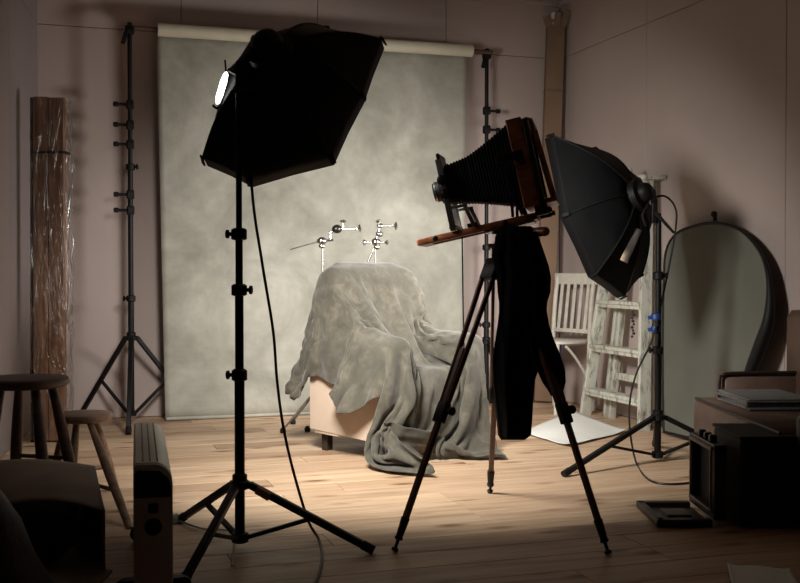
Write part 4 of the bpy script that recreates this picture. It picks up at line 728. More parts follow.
-2,-2,0,0,0,0,0,0,0,0,0,1,0,-1,0,0,2,1,1,1,-4,-5,6,-3,1,-1,0,1,0,0,0,0,0,2,1,-3,0,0,0,-15,8,17,5,-14,-16,13,-12,25,-9,-2,0,-10,-3,3,4,1,4,-18,-1,3,-4,0,2,-1,-2,-1,-3,2,-2,1,2,-2,-2,0,0,0,1,-1,0,0,0,1,0,0,0,3,6,-9,-6,5,
-1,1,-1,0,1,0,-1,1,1,0,-1,1,0,0,-1,9,10,-1,-16,-14,6,-10,29,-8,-7,3,-8,-4,-3,5,1,6,0,-5,5,-20,5,4,-4,4,-4,0,-1,3,-5,11,-5,1,-7,1,-5,-1,2,0,-3,0,-1,0,1,0,0,-1,4,-2,0,-2,1,-1,-1,0,1,0,0,0,0,0,1,0,0,0,0,25,-3,-18,-14,3,-5,
24,-5,-6,2,-11,-7,0,6,1,-1,6,-8,-3,8,-12,-6,10,1,-1,4,-3,2,-1,0,0,3,-11,13,-9,4,-8,11,-14,1,-1,2,-5,2,-1,0,6,-11,9,-10,4,0,0,1,-2,-2,1,4,1,-1,0,1,2,-2,-2,0,17,-10,-10,1,-1,9,2,-18,11,-7,-5,-1,1,1,3,-1,2,-16,34,-17,28,
-30,-10,8,1,3,0,-3,-3,5,3,-15,23,-14,3,-10,14,-11,-1,0,-3,1,-7,0,3,-5,1,-4,2,6,-2,3,1,0,3,2,2,-7,0,2,0,3,1,7,-7,-5,12,-8,1,0,2,-1,-1,-3,-5,-4,2,-1,2,-5,-2,1,-2,-5,-10,10,10,23,-37,15,-4,6,-5,11,-4,1,-12,7,5,4,-11,10,-8,
-4,11,-14,-1,8,-7,-5,-6,22,-10,-2,-2,-3,6,-5,6,14,1,2,-13,7,-14,2,-5,4,3,-8,16,-4,8,-3,2,0,5,-3,-18,19,-13,-4,1,3,-1,-3,-5,0,2,10,-12,5,-7,14,18,-22,-3,5,-3,5,-1,-5,-9,18,-1,-6,6,-1,-10,5,-3,11,-15,2,1,-7,4,3,1,4,-5,-3,
1,-5,5,-2,-2,11,12,-22,16,-20,12,-13,2,-2,4,6,6,1,2,2,6,-1,3,-15,-14,6,-5,7,-1,1,-8,-1,-7,22,-7,-10,8,-6,11,6,-12,-5,9,-3,-3,0,5,7,-4,-4,8,-10,-1,4,5,-12,1,3,4,-9,3,-2,-3,14,-6,0,0,-1,-5,-1,16,-9,-9,24,-26,22,-24,11,-11,
16,-14,8,7,2,-2,3,6,3,-5,-14,1,0,-2,2,0,-1,-4,-5,-9,11,6,-13,1,3,11,-1,-9,6,-10,8,7,-12,9,6,-13,8,-3,-7,6,4,-9,-5,12,0,1,-6,5,-1,-8,8,1,-1,1,-1,-3,-1,5,-3,8,-21,25,-22,22,-28,9,-4,12,1,9,2,-5,6,3,2,-4,-3,-1,-12,4,5,-2,2,
-6,-6,7,-3,16,-11,-23,2,3,20,-8,3,14,-22,3,1,5,0,-2,-1,-6,-3,14,-9,-10,18,4,-2,-2,-1,1,-6,0,-4,5,2,-5,1,2,5,-19,16,-9,19,-30,3,5,25,-25,5,-5,-17,1,-2,15,1,-1,-3,-4,4,-2,-1,1,-3,-1,2,-1,-10,7,-1,1,9,-12,-14,-4,17,9,-7,0,
5,-13,4,6,-3,-8,8,-13,18,-9,-12,18,10,-16,0,8,-2,-5,-1,3,-4,8,-4,0,-2,1,-6,15,-24,22,-22,30,-15,-12,3,24,-31,-1,12,-4,1,19,2,-7,-2,-6,9,-3,9,-9,0,0,0,-1,4,-7,-1,3,-1,4,-15,0,-10,32,-19,-1,1,-7,12,6,-18,17,-22,21,-14,-8,
12,15,-11,-3,-7,-4,27,-21,3,4,-1,1,2,-1,-1,-2,2,-16,22,-22,26,-27,30,-24,-2,-2,8,6,-21,-2,3,-10,4,13,0,-1,6,0,2,-3,0,-1,-5,2,0,6,-2,3,5,-5,-2,-13,14,-26,24,-14,-5,0,12,-1,5,-9,3,-20,3,10,17,-6,-12,12,-14,6,0,3,-6,0,0,
-12,12,8,-2,-1,-9,12,-19,23,-22,29,-28,23,-24,-1,27,-30,29,-10,6,7,9,-12,8,4,3,1,-7,6,-9,4,-1,-1,-1,-3,-5,-7,16,-1,3,-7,-14,12,-1,-17,10,6,10,-4,-5,-14,-2,9,8,14,-3,-13,6,-15,12,3,-7,4,-6,4,-6,-3,7,3,1,-6,11,-18,18,-24,
25,-18,28,-29,12,14,-33,29,-29,-15,21,0,-4,3,-3,2,6,1,-6,1,-9,10,1,7,-11,1,1,6,1,10,-4,-6,9,-11,-28,26,-26,29,0,-11,-17,0,10,12,13,-3,-14,-1,-7,4,3,-2,-5,8,-5,2,5,-3,-1,3,0,-7,-4,3,-1,7,-15,22,-3,1,14,-35,27,-30,27,-18,
-2,1,13,7,1,-1,-10,24,3,-2,3,-8,1,-2,0,-5,-5,0,-2,13,5,11,-18,-20,23,-26,32,-1,-12,-22,8,11,13,5,-7,-12,-1,-6,-2,1,-6,3,8,3,-4,0,4,0,0,1,1,-2,-10,14,-17,14,8,-20,14,7,-30,30,-30,29,-28,-23,6,3,-1,7,3,15,1,-18,23,0,-6,10,
0,-4,-6,-4,-5,-1,-9,11,11,-15,-10,32,-28,22,-10,-7,-13,18,8,11,-4,-12,-4,-1,-4,-5,13,13,-6,-2,-3,-8,0,-2,4,6,-4,2,2,-3,0,-13,16,-14,1,21,-27,24,-7,-23,29,-28,27,-26,1,7,-3,8,10,-7,2,12,3,5,2,2,7,-2,-6,-13,12,-17,11,-9,
11,-1,9,-27,27,-25,4,-3,19,4,4,-10,-8,-2,5,-2,-5,19,-2,-12,3,-8,2,-3,1,0,2,12,-13,3,3,-1,-7,4,-12,17,2,-21,22,-4,-1,2,-26,27,-26,-25,-1,1,5,-5,12,9,6,7,-9,4,11,-8,13,4,3,-12,-16,8,-1,-6,12,-5,-14,26,-19,24,-10,8,0,-2,-5,
1,2,3,-11,1,11,-10,-3,-1,-9,-1,1,1,-2,6,-3,3,-5,3,1,0,0,-10,13,-10,-4,20,-23,10,8,-19,23,-30,24,-26,0,0,0,-1,-1,13,-1,6,4,0,-1,18,-10,21,0,0,-12,5,-7,18,-23,-3,6,-9,19,-9,9,1,0,6,1,1,-1,-2,2,0,-3,3,0,-14,0,2,-8,-4,0,-1,
3,-3,-3,-3,2,-1,-2,11,-10,14,-1,-14,22,-23,-7,30,-33,25,-31,-27,1,-1,0,1,-3,2,5,-1,11,9,-1,-19,27,-2,15,6,-7,1,-5,-1,2,3,0,8,3,-4,2,-2,-2,-3,2,0,0,-1,0,0,0,-3,-3,11,-2,-5,-10,-5,1,1,0,1,1,-16,-2,2,13,-10,16,-17,-1,13,-4,
-16,24,-27,26,-33,15,-27,1,0,-1,-1,0,0,3,4,2,9,5,-3,-13,12,15,17,6,-15,-6,-6,18,9,-2,-23,6,2,-10,-6,-7,-3,1,4,4,5,1,-1,-4,-6,-4,1,6,5,3,6,0,-5,0,-1,2,-9,-2,8,-9,19,-17,17,-3,-17,5,13,-24,23,-28,18,-21,-27,-1,1,0,-1,0,1,
2,-1,3,8,-2,24,-10,6,-3,-5,22,-8,-2,-2,2,11,-1,-4,-24,4,-12,-2,1,0,0,0,1,1,2,1,-1,0,1,2,0,-2,-2,14,8,4,-7,1,2,-2,-7,-7,21,-15,17,-20,2,19,-35,18,11,-30,24,-8,-6,-21,-4,0,0,1,-1,-1,0,1,-1,-1,3,0,24,-13,-2,11,1,21,-2,-12,
-24,-7,2,11,-8,-8,2,4,1,-3,3,5,-3,-2,1,0,11,13,3,-1,0,-11,5,-12,32,2,-11,-14,3,-6,0,18,-16,17,-8,-2,11,-30,24,-31,10,13,-24,5,10,-25,0,-1,0,0,0,0,0,1,-1,-2,25,4,-22,-3,5,4,-12,1,6,-10,11,1,-7,15,-4,-9,3,-3,4,12,-10,-7,5,
-2,-2,14,14,-7,-5,-3,-1,13,2,-3,-14,21,-3,-5,3,-2,2,-7,19,-7,-16,19,-23,19,-31,23,-23,0,10,3,12,-24,-1,-1,0,0,1,0,-1,-1,-1,11,3,-9,7,-10,0,4,2,-11,14,14,-10,16,7,-19,-6,14,-6,6,0,-20,7,-2,-5,-1,15,9,-9,-2,0,0,-3,12,9,-4,
-4,-4,1,3,-1,-2,2,15,-3,-16,7,-15,20,-31,22,-25,15,-12,-1,-3,20,-25,0,0,-2,1,0,0,1,0,10,0,-11,6,0,-1,-2,0,17,-4,-8,9,16,2,3,-4,-2,-20,17,-4,-14,6,-7,-2,3,14,6,-7,-18,3,16,11,7,-28,8,7,0,-16,-6,6,9,6,13,2,-13,-12,-6,17,
-15,2,-3,5,-10,5,-10,8,-5,-23,0,-1,-2,-1,0,1,2,6,-5,-1,0,4,7,6,4,-7,-2,16,-13,3,-3,-10,19,7,9,2,-15,-5,-4,-5,-1,4,7,4,-7,-22,2,7,-5,12,11,7,-25,11,-9,9,0,-4,16,7,-1,-17,-12,6,7,1,-10,7,-13,-1,-1,3,23,-8,-14,-23,1,-2,-3,
0,1,1,2,2,1,-3,5,2,0,18,3,-7,-8,1,17,-20,6,-3,-2,15,3,4,-6,-9,1,-6,7,8,-1,-11,-12,13,12,-6,-6,-2,-12,1,22,-12,-3,1,-6,16,-28,9,5,4,8,-9,19,-24,-3,-1,-1,0,4,13,-20,3,-2,-25,0,-1,0,0,0,4,0,-1,2,2,4,-1,9,1,4,17,-26,-15,17,
-8,2,9,1,-1,7,4,4,-15,2,12,-3,-10,-10,-6,-1,-2,-1,5,9,4,-2,-1,0,-3,-1,12,0,-16,5,4,-1,5,-3,20,-26,-8,0,-1,9,-1,7,-15,0,0,0,-24,1,-2,0,-1,5,1,5,4,2,2,2,5,-1,-6,-14,-4,32,0,-14,29,-26,5,-14,-10,10,-2,-4,3,16,4,-3,-1,6,4,2,
-2,-7,-3,-14,5,18,-8,-6,8,-6,-5,13,-3,-3,8,-6,-14,3,-11,1,0,0,9,-9,7,-10,0,2,-2,1,-18,-2,-5,4,4,1,3,0,0,1,1,2,-1,-1,2,10,-10,-13,17,1,-7,23,-20,14,-18,-13,26,1,-2,-19,-4,2,0,-2,0,0,0,2,1,11,-3,4,27,-19,2,-1,-19,19,9,-5,
-29,1,3,-5,13,-9,-1,8,-6,2,-5,-1,4,0,0,0,-24,-1,6,2,3,0,1,1,-1,-1,-1,0,0,-1,-1,1,13,20,-26,1,0,-17,19,-3,8,-9,-1,7,3,3,-3,7,2,-4,-4,-3,-1,4,1,5,-11,-13,10,20,-5,2,-7,1,16,1,-10,-1,-11,-7,-9,-4,0,5,-5,-2,1,0,3,-1,0,0,-21,
-1,1,8,-1,2,-2,-1,-1,0,0,0,0,0,1,0,-2,-1,2,-5,3,-7,-6,4,11,2,-14,8,9,0,-2,-1,1,2,1,1,-1,-6,-4,-5,0,4,0,16,6,3,-1,-16,6,17,-1,-18,5,-1,5,3,-10,-16,-2,2,3,-1,13,-4,-3,0,2270,16,3,14,-11,17,23,16,10,6,22,11,13,18,3,20,-14,
19,3,21,31,25,4,22,5,-16,-7,-6,-6,-1,0,-1,-2,-2,-3,1,5,8,7,5,-2,-5,-13,21,-4,-19,-21,-38,-27,-27,-27,-29,-28,-30,-31,-26,-30,-24,-11,-4,10,-2,5,14,3,7,2,-23,14,-2,22,3,-7,-6,12,6,-17,7,4,-5,18,-32,29,-26,22,-2,-2,2,9,
-12,-12,14,-1,2,5,1,0,1,1,-1,1,-2,0,1,0,0,-1,1,-8,-24,27,-11,10,1,-5,1,-1,2,1,2,3,-3,0,4,-13,-6,-15,21,-12,-1,0,2,-15,28,-17,4,10,-7,-4,11,-8,1,11,4,-5,9,-5,7,-20,20,-6,2,3,4,-3,-13,9,3,-2,4,1,-1,1,0,1,0,-1,0,-2,0,1,0,0,
-6,6,-3,-24,25,-8,-1,5,-1,-2,-1,0,1,0,2,4,-6,-4,0,9,-31,11,2,5,5,12,-24,23,-3,-16,6,12,-3,0,8,-2,-13,3,-3,9,15,1,2,-4,4,-3,-7,-1,1,7,-13,13,3,-1,1,0,0,-1,1,0,-1,-1,-1,1,0,0,1,0,-9,3,-3,-9,13,-4,2,4,1,1,0,-3,-2,-2,1,0,-8,
0,0,-3,-5,9,-13,19,-13,-8,13,7,-2,-6,5,-1,3,-14,13,7,-11,-17,13,17,-2,0,-5,4,-1,-10,15,-19,17,3,1,0,-1,0,0,0,0,0,0,-1,-1,0,1,1,0,0,-5,-8,-1,13,-13,2,-1,-3,3,2,1,3,-2,5,-5,2,1,-9,5,-3,-16,0,1,-11,35,-5,-5,9,-13,7,-4,0,
-13,22,-3,3,7,-2,-11,2,-1,8,-1,-6,-11,19,-19,15,5,1,1,0,0,-1,-1,0,0,0,1,-1,-2,1,1,1,-1,0,-1,-13,3,-3,3,-2,-1,5,1,1,0,1,2,2,1,-2,1,-8,0,-2,-7,-8,13,9,-8,13,0,-2,13,-14,-1,15,-4,-2,0,-15,13,7,-7,5,-1,-5,7,-15,14,-14,13,5,
1,1,1,0,-1,0,0,-1,0,0,0,0,-1,1,1,0,0,-1,0,0,1,-11,0,-1,4,-2,-4,-1,6,-1,11,-5,0,-1,6,-7,-7,3,5,-28,-7,12,6,-10,-1,3,-1,8,6,-18,19,-10,6,-2,-11,0,18,-11,11,-2,-15,14,-9,10,-1,5,-3,4,0,0,0,-1,0,0,-1,1,0,1,0,-1,1,1,-1,0,-4,
0,-17,14,1,-1,-9,2,3,3,3,0,0,-6,3,2,-6,-8,13,-5,2,-6,-8,19,5,-2,-1,-1,0,-1,-7,12,-14,10,-9,12,-2,1,-19,16,-6,-1,8,-6,9,-7,10,-4,6,0,-1,-1,0,0,0,0,1,-1,1,0,0,1,0,0,-1,-10,8,1,0,-14,-2,7,1,-1,5,3,-3,0,-3,2,9,1,-10,-4,-3,3,
1,-3,-3,27,-14,10,0,-15,10,-8,7,-6,7,1,-1,-4,4,-14,17,-5,6,-5,-3,8,-4,7,-1,3,0,0,-1,0,1,-1,0,0,0,0,0,1,0,0,0,-7,0,-1,-2,0,9,1,0,-4,0,-1,1,2,-3,2,-3,1,-3,-3,-1,2,-5,4,0,0,-4,12,9,-9,5,1,-7,8,-11,5,0,4,1,-8,-2,8,4,-1,-6,
12,-6,-2,8,1,-4,3,2,-5,3,0,0,1,0,0,0,1,0,0,-1,0,0,0,-6,5,-1,-6,-3,10,-3,-3,0,3,5,-9,-3,0,-2,7,-2,-2,0,2,-1,-2,1,1,-4,14,-12,12,-5,11,-10,6,4,-6,4,-6,3,6,1,-9,0,4,2,-1,10,-8,0,1,5,2,-4,3,-2,1,-1,0,1,1,0,0,0,-1,1,-3,0,0,1,
1,-1,3,-6,-5,0,5,2,1,-12,3,1,0,9,-5,-8,5,1,-1,4,-6,1,0,-1,19,-7,-4,-2,7,6,-1,2,-2,-3,-1,3,-5,7,10,-6,-6,3,-4,3,4,-3,8,-1,-2,2,-1,0,-1,1,0,0,1,1,-1,0,0,-2,-1,0,0,-1,1,1,1,-4,4,-3,-5,-1,-1,2,-5,5,-1,3,-1,1,-7,5,2,-3,6,-10,
0,3,21,-5,-10,6,-9,6,3,2,8,-7,1,-10,7,-4,9,-4,6,-3,2,7,1,-3,0,4,-1,-4,2,1,0,1,0,1,0,-1,1,-1,0,0,-2,-1,0,0,0,0,2,1,-3,2,-1,-1,3,-1,-1,0,-1,-2,-3,-2,4,-2,-1,4,-10,-12,14,4,1,21,-13,-1,10,-8,-4,-1,6,5,1,6,-5,0,4,0,-5,2,6,
-15,11,6,-8,9,-4,3,0,0,0,0,1,0,0,1,-1,0,-2,0,-1,-1,-1,1,1,-1,0,1,-6,1,2,3,2,-2,1,-4,-1,-6,1,3,3,-3,3,-7,-16,7,17,-2,-7,10,15,-6,-1,11,-7,0,-5,2,1,6,-4,2,3,4,-4,3,-3,4,-5,-2,10,-6,5,1,-1,-2,1,0,0,0,1,0,0,0,0,0,0,-2,-1,1,
0,0,0,0,0,1,-1,4,-4,0,-1,-4,3,1,-1,1,-3,-3,2,-8,0,2,3,-5,8,-8,10,-2,1,-4,10,1,-5,3,-3,-4,14,-2,-1,8,-6,1,-2,5,-1,2,-3,6,-4,-2,4,1,0,0,0,0,-1,0,-1,-1,1,2,-1,0,-3,0,2,0,-2,1,-1,1,2,1,-2,-2,-2,0,-2,-3,4,0,-2,4,0,-7,0,0,-2,
-3,3,2,-4,13,-16,7,-1,6,7,-7,1,6,-2,2,0,-5,16,-6,2,-3,4,-3,7,-10,7,3,-3,0,0,0,1,-1,1,0,0,-1,1,0,1,-3,0,1,-5,3,0,-1,-2,2,-1,-1,-2,-2,2,0,2,-3,4,-3,2,-3,-6,4,1,-4,-2,-4,5,3,4,-15,15,-10,2,0,-2,13,-1,0,8,-4,2,4,-5,4,-2,3,
-4,6,-7,11,-4,-6,-4,10,1,-1,0,1,-1,0,0,1,-2,0,0,-1,1,-3,5,-5,-1,-2,3,2,1,-2,-2,1,-1,0,2,1,-7,1,2,-2,1,0,-2,2,-7,-4,-4,1,0,9,-4,3,-2,-2,5,-3,10,-4,-1,8,-3,1,6,-1,0,1,1,-2,9,-8,-2,8,4,-3,-1,0,0,-1,1,1,-1,0,2,-1,0,-1,0,1,
-6,5,-4,0,4,-3,-2,0,0,0,1,1,-4,0,2,1,-3,2,-1,-2,-4,11,-20,1,-3,0,4,5,-1,5,-1,-3,1,-1,1,4,1,0,3,-1,0,1,6,-2,-2,5,-6,-2,1,-3,2,-13,0,0,-1,0,-1,0,4,2,0,-2,-3,0,10,16,0,-5,2,-3,-5,2,0,0,0,0,0,0,0,0,1,1,1,-1,0,-3,6,-10,-2,-2,
-9,3,0,-1,5,-3,2,6,-1,3,0,2,1,-1,0,1,0,1,-2,4,0,-4,2,1,-5,-4,-1,0,1,0,0,0,-1,-1,0,0,-1,0,1,0,1,1,7,3,4,3,1,-1,2,-2,-1,1,-1,0,1,-1,0,-1,0,0,0,0,1,-8,0,3,-9,1,1,2,-2,3,1,0,1,1,0,-1,-1,0,0,0,0,0,2,-1,1,-1,2,4,-5,-6,-4,1,0,
0,-2,-1,1,5,8,-1,0,-1,-4,1,4,1,1,8,1,3,0,5,1,-1,0,-1,-1,-1,-1,0,0,-1,0,-1,0,-1,-1,0,3,-4,-6,1,0,1,1,1,1,0,0,-1,-1,0,-1,0,0,-1,1,0,0,1,-1,0,-1,-3,4,-1,-6,1,0,0,1,1,0,-1,-4,2,0,-1,1,-1,-2,2,8,4,1,-3,2,0,2,1,0,0,2,-1,1,1,
-1,1,0,1,0,1,0,2,0,0,-5,1,1,-1,2,1,0,0,0,0,-4,-1,0,0,-1,1,-1,1,-1,-1,1,-5,2,-3,2,2,3,-2,0,1,0,0,1,-2,0,0,0,0,0,0,-1,-2,5,1,1,-1,1,1,0,1,0,1,0,1,0,0,1,0,0,0,1,0,1,1,-1,1,-1,-3,0,1,2,0,0,0,0,-6,2,-1,0,0,0,-1,0,-1,0,-2,-7,
4,-6,5,-1,-4,2,2,0,-1,0,0,-1,2,1,1,0,0,0,-1,1,4,2,-4,2,3,0,0,1,0,2,0,0,1,0,0,0,2,1,0,0,1,0,1,0,1,-1,0,-2,1,0,1,1,-1,-2,5,-8,-1,1,0,-1,0,1,-1,-2,0,1,-13,4,-4,-1,3,-3,2,-1,0,0,-1,2,0,1,0,1,0,-1,1,-1,1,1,4,-1,2,-2,6,-1,1,0,
3,0,1,1,0,0,3,0,1,0,1,1,0,1,1,-12,-2,3,-1,1,2,1,2,0,1,-4,-1,2,1,-2,0,-1,3,1,-1,0,4,-20,0,3,-1,-2,3,-5,1,-1,1,0,0,1,1,0,0,-1,-1,1,2,0,4,-5,3,4,0,6,0,1,-1,4,0,2,0,0,4,0,0,2,0,0,1,0,2,-18,5,0,0,-2,-5,-1,-1,2,0,13,-3,-10,1,
4,0,0,3,3,4,-15,2,-2,-2,1,1,-3,1,-3,-1,0,-1,1,0,0,2,2,-4,0,-1,-1,-1,3,0,3,-5,14,5,-6,6,-1,7,-2,-1,5,0,0,2,0,1,0,0,3,-1,0,1,-5,-10,-3,-2,1,2,0,0,0,-1,1,6,-3,1,0,0,1,-1,-2,0,1,-1,-5,-1,2,-2,0,-1,-2,-1,0,-1,0,0,0,1,2,-2,-1,
0,0,0,-1,1,3,9,-14,17,4,-7,6,-5,9,4,-9,6,1,1,0,1,1,2,2,0,0,1,4,0,-9,-4,2,1,-3,-5,1,2,2,-2,4,1,-5,2,-1,-3,3,-1,2,-1,-10,-1,-1,0,0,0,-1,-3,0,1,-1,0,1,1,1,-1,-1,-1,-1,0,1,1,3,-1,13,-11,7,5,-8,8,-7,1,9,-3,11,-11,3,0,-3,9,-4,
-5,8,2,-14,11,9,0,-3,3,0,4,-6,2,-1,6,-7,1,3,-11,-10,1,-3,-2,-4,-3,1,2,0,-1,0,-2,0,-1,0,-1,0,0,1,1,1,0,-3,1,-1,1,-1,0,6,1,-5,7,-1,4,19,-6,-3,14,0,-6,-8,12,-5,7,-2,-8,9,4,-17,6,-10,-5,3,9,1,-3,1,-3,3,-5,2,1,17,-25,6,7,3,
-6,-5,-12,-6,0,5,3,-1,-2,0,-1,-1,-2,-1,1,-1,1,1,0,0,2,-1,-1,0,0,-1,1,2,7,1,-6,5,3,0,3,18,-22,3,20,-6,-3,12,-9,8,-13,-3,8,21,-20,11,-9,-11,-4,3,1,-2,-2,1,6,-4,-1,-3,27,-25,0,2,-2,0,-8,0,-5,6,1,-4,0,0,-1,0,-2,-1,0,0,0,1,0,
-1,3,-2,-1,0,1,1,-2,0,12,0,13,-4,6,-8,11,-5,10,-4,-13,13,-17,6,1,-8,24,-18,-4,1,24,-13,14,8,-9,-4,-2,8,5,-12,-1,3,1,-4,-6,28,-26,-6,-2,-3,-1,0,2,3,-1,-4,1,-1,-1,0,-2,-1,0,0,1,0,0,-1,2,0,-2,0,0,1,0,0,1,18,-14,11,-1,8,-8,
-2,1,0,2,2,12,-7,0,3,-15,7,-4,-1,2,-19,1,5,13,1,4,-13,-1,16,2,-2,0,7,2,-29,29,-13,-21,1,13,-16,4,10,-14,-3,5,-4,1,-1,0,-2,0,0,0,0,-1,-1,2,0,-2,0,1,0,-1,1,1,2,8,-10,17,-8,12,7,8,-4,-10,-7,5,-2,12,2,-2,4,-4,-17,-7,-11,-5,
-1,2,3,-1,13,-11,0,3,0,-1,-1,-6,16,-13,10,-8,-8,1,11,-22,8,0,5,-11,12,-7,1,-1,-2,0,0,1,-1,-1,0,1,1,-2,-2,0,4,0,-1,1,3,2,6,-15,12,-4,5,2,17,7,-4,-14,0,-3,13,5,2,4,-2,-12,-18,8,3,-3,2,1,-1,13,4,-15,11,-1,-16,-3,-3,3,-9,13,
1,-8,17,14,-34,7,-5,3,-11,7,0,-2,-1,0,0,1,-1,-1,-1,1,2,-2,-2,-1,1,7,-6,9,-15,9,10,-2,0,3,-7,4,-2,10,9,6,-9,-6,-4,6,-6,10,12,2,-15,0,1,1,-5,2,2,5,-3,11,-8,0,15,-1,-1,-18,17,-12,-10,2,-3,-1,13,-15,0,9,-9,1,2,0,-3,1,0,0,0,
-1,-1,1,2,-1,-3,-1,0,-2,-3,3,19,1,-15,18,-7,12,-1,-11,-1,3,-6,14,11,-4,-11,-4,4,-5,2,16,-8,-5,-2,4,3,-6,-2,-1,4,2,1,-14,4,7,8,21,-11,-4,-11,-2,0,-9,5,3,-4,0,0,-10,10,-3,-2,-1,2,0,-1,0,0,-1,3,-1,-2,-2,3,-4,3,-5,2,4,4,0,
25,-10,11,5,-15,-12,9,-4,7,10,-1,-8,-4,-3,-5,-1,0,-1,-5,-8,-1,5,4,0,-6,3,2,19,-12,0,-9,-8,0,29,-19,-19,7,3,-1,-4,19,-22,9,-8,2,0,-2,1,0,1,-2,0,0,0,3,0,-2,-2,3,3,1,0,-1,1,-1,-4,11,0,2,8,18,-10,-10,-7,-4,19,1,3,0,-1,1,-12,
2,7,5,4,-8,-8,-1,1,6,-4,-1,-2,3,-4,1,4,11,-22,17,-18,-10,-2,0,19,-16,-2,-7,9,-4,0,-1,-2,1,1,-3,1,0,1,1,-1,0,-2,-1,17,2,0,-4,-1,10,-13,1,0,-4,3,3,24,-1,-1,-3,-19,25,-1,-2,2,3,0,-2,-1,-1,2,5,-3,-2,2,-2,1,0,0,3,-1,-2,0,-10,
8,-12,22,-16,-13,6,1,-2,-1,-7,-1,5,1,0,-2,1,-2,-1,0,1,-1,2,0,-1,0,1,8,6,-8,0,4,5,0,-8,26,-4,-11,-12,6,6,20,-1,-3,-20,5,11,0,-9,13,2,-1,1,-2,3,2,-3,-2,1,0,0,0,1,-2,2,-5,-5,-7,6,-19,19,-5,-2,3,1,-9,-4,2,3,4,0,-3,-2,-2,-2,
0,1,1,0,0,1,0,2,4,21,-19,3,-3,5,-3,4,-12,21,-5,7,-9,-3,5,1,-2,-4,-2,3,2,12,-18,8,1,-5,1,-1,8,-7,1,-2,-1,0,0,0,-2,0,-5,-4,0,-4,9,-13,2,-2,2,-1,6,9,-16,-10,13,-2,-3,1,-3,1,0,0,-2,2,1,1,2,-4,0,10,17,-22,2,6,-1,-3,8,-5,3,4,
3,-1,-9,-4,-1,0,1,-3,8,-3,1,13,-3,4,-7,-3,0,9,-5,0,-2,-2,0,-1,-1,-1,-5,-3,-5,0,12,-12,2,-4,1,0,1,0,0,-11,11,-3,0,-2,-3,2,-2,1,5,-7,0,2,8,3,-7,7,-13,28,-22,5,4,-2,-1,0,7,2,-1,1,-7,-1,-1,0,2,2,-1,-3,1,12,0,-1,4,1,-7,3,-3,
-1,-1,-1,-1,-1,-3,-1,-6,-2,0,-1,10,-2,-1,-11,-4,0,2,2,-2,-2,0,10,-7,-1,-2,0,0,1,1,-7,0,8,5,5,-2,-7,7,-5,24,-11,17,-17,2,-11,6,1,-1,1,-5,-1,-1,1,2,1,-2,-2,0,12,0,-2,2,2,8,-10,5,-7,-1,-1,-2,-3,-2,-5,-1,-2,0,4,-8,2,1,-7,1,
-4,1,4,-1,-3,-3,10,-1,-3,0,-1,0,-1,-1,-4,2,11,3,-1,-2,-1,0,8,-21,10,-3,9,-6,10,2,-1,0,2,-3,-1,0,0,2,3,-6,-1,0,22,-5,3,-5,-4,-1,6,-6,3,-4,1,-3,-3,0,-10,1,-3,0,0,2,-2,-1,-6,-2,-1,2,1,-1,3,-9,11,2,-3,0,0,-1,-2,-1,-3,10,7,
-1,-3,-2,-1,12,0,0,-2,-2,12,-8,-4,0,1,0,0,-1,-1,0,3,2,-3,-4,0,0,13,6,-4,-4,5,-3,-4,1,-2,3,-4,-1,-3,-6,-1,-2,-3,-3,3,-12,5,0,2,-3,-2,2,3,1,3,-4,1,9,-5,0,0,-1,-2,-3,5,13,-13,5,-1,-1,-1,1,-2,21,-6,7,-22,17,-9,0,0,0,1,-1,1,
0,2,0,-4,-2,1,1,20,-18,-2,6,-6,0,0,0,0,-3,-3,1,-1,-1,1,-2,-4,0,-2,1,6,-1,-5,-2,-3,5,-1,3,5,-5,-5,12,-1,0,0,0,-2,-4,11,2,-8,1,-2,1,-3,2,1,-4,-3,8,2,-6,11,-3,1,0,0,0,0,2,2,-4,-5,1,0,3,-11,9,-1,-2,3,-2,-1,-1,-6,-8,0,-3,2,
-2,1,2,4,-2,3,-1,12,-5,0,-7,-2,3,-2,19,-11,5,-4,4,1,3,-1,-1,1,1,4,-8,-1,1,-3,1,-1,4,0,-10,6,-4,7,-5,4,5,-1,2,-1,1,-1,2,-1,-5,0,1,2,0,-5,2,-1,-1,-1,-3,-1,-10,-7,2,-2,0,-2,0,-2,3,4,3,4,-6,1,5,1,1,-2,5,4,-6,15,-2,0,-2,3,0,
0,0,0,0,4,-12,5,1,-5,2,-2,6,-1,-8,6,-12,12,2,0,0,1,0,2,-1,1,0,-4,-1,1,0,2,0,4,-14,1,-1,-2,-1,-10,-3,3,-2,0,-1,-2,6,1,-4,-1,6,1,11,-16,6,1,1,0,2,-2,7,10,-1,4,-9,6,0,-1,1,0,2,-6,2,1,-1,-4,-4,-4,6,-6,20,-5,5,-11,6,-3,2,-1,
0,0,0,1,-1,-3,0,0,3,1,-2,-22,9,0,0,-3,-8,-1,2,-2,0,1,-1,0,0,-1,0,1,-1,10,0,-5,5,-1,-1,-2,2,4,2,-3,9,-5,-4,4,6,5,0,-1,10,-13,5,-2,1,-6,-3,1,0,5,0,-10,9,6,-4,2,-1,0,2,-1,0,0,-1,-1,1,3,0,-2,-1,-14,3,0,-5,-8,-1,2,-2,0,1,-1,
0,-1,1,-2,1,1,2,5,-2,5,-10,1,3,-2,1,3,1,-3,2,-6,3,-2,7,-1,6,5,-7,3,5,7,-4,-2,-2,1,0,3,-10,13,-7,1,1,3,0,1,0,-1,2,-2,-1,2,2,-1,-1,-1,1,-6,-2,-9,-8,-1,1,0,1,0,1,0,0,4,-8,1,3,4,8,-12,4,8,-4,-3,-6,1,-1,1,-1,0,1,-1,-2,9,-9,4,
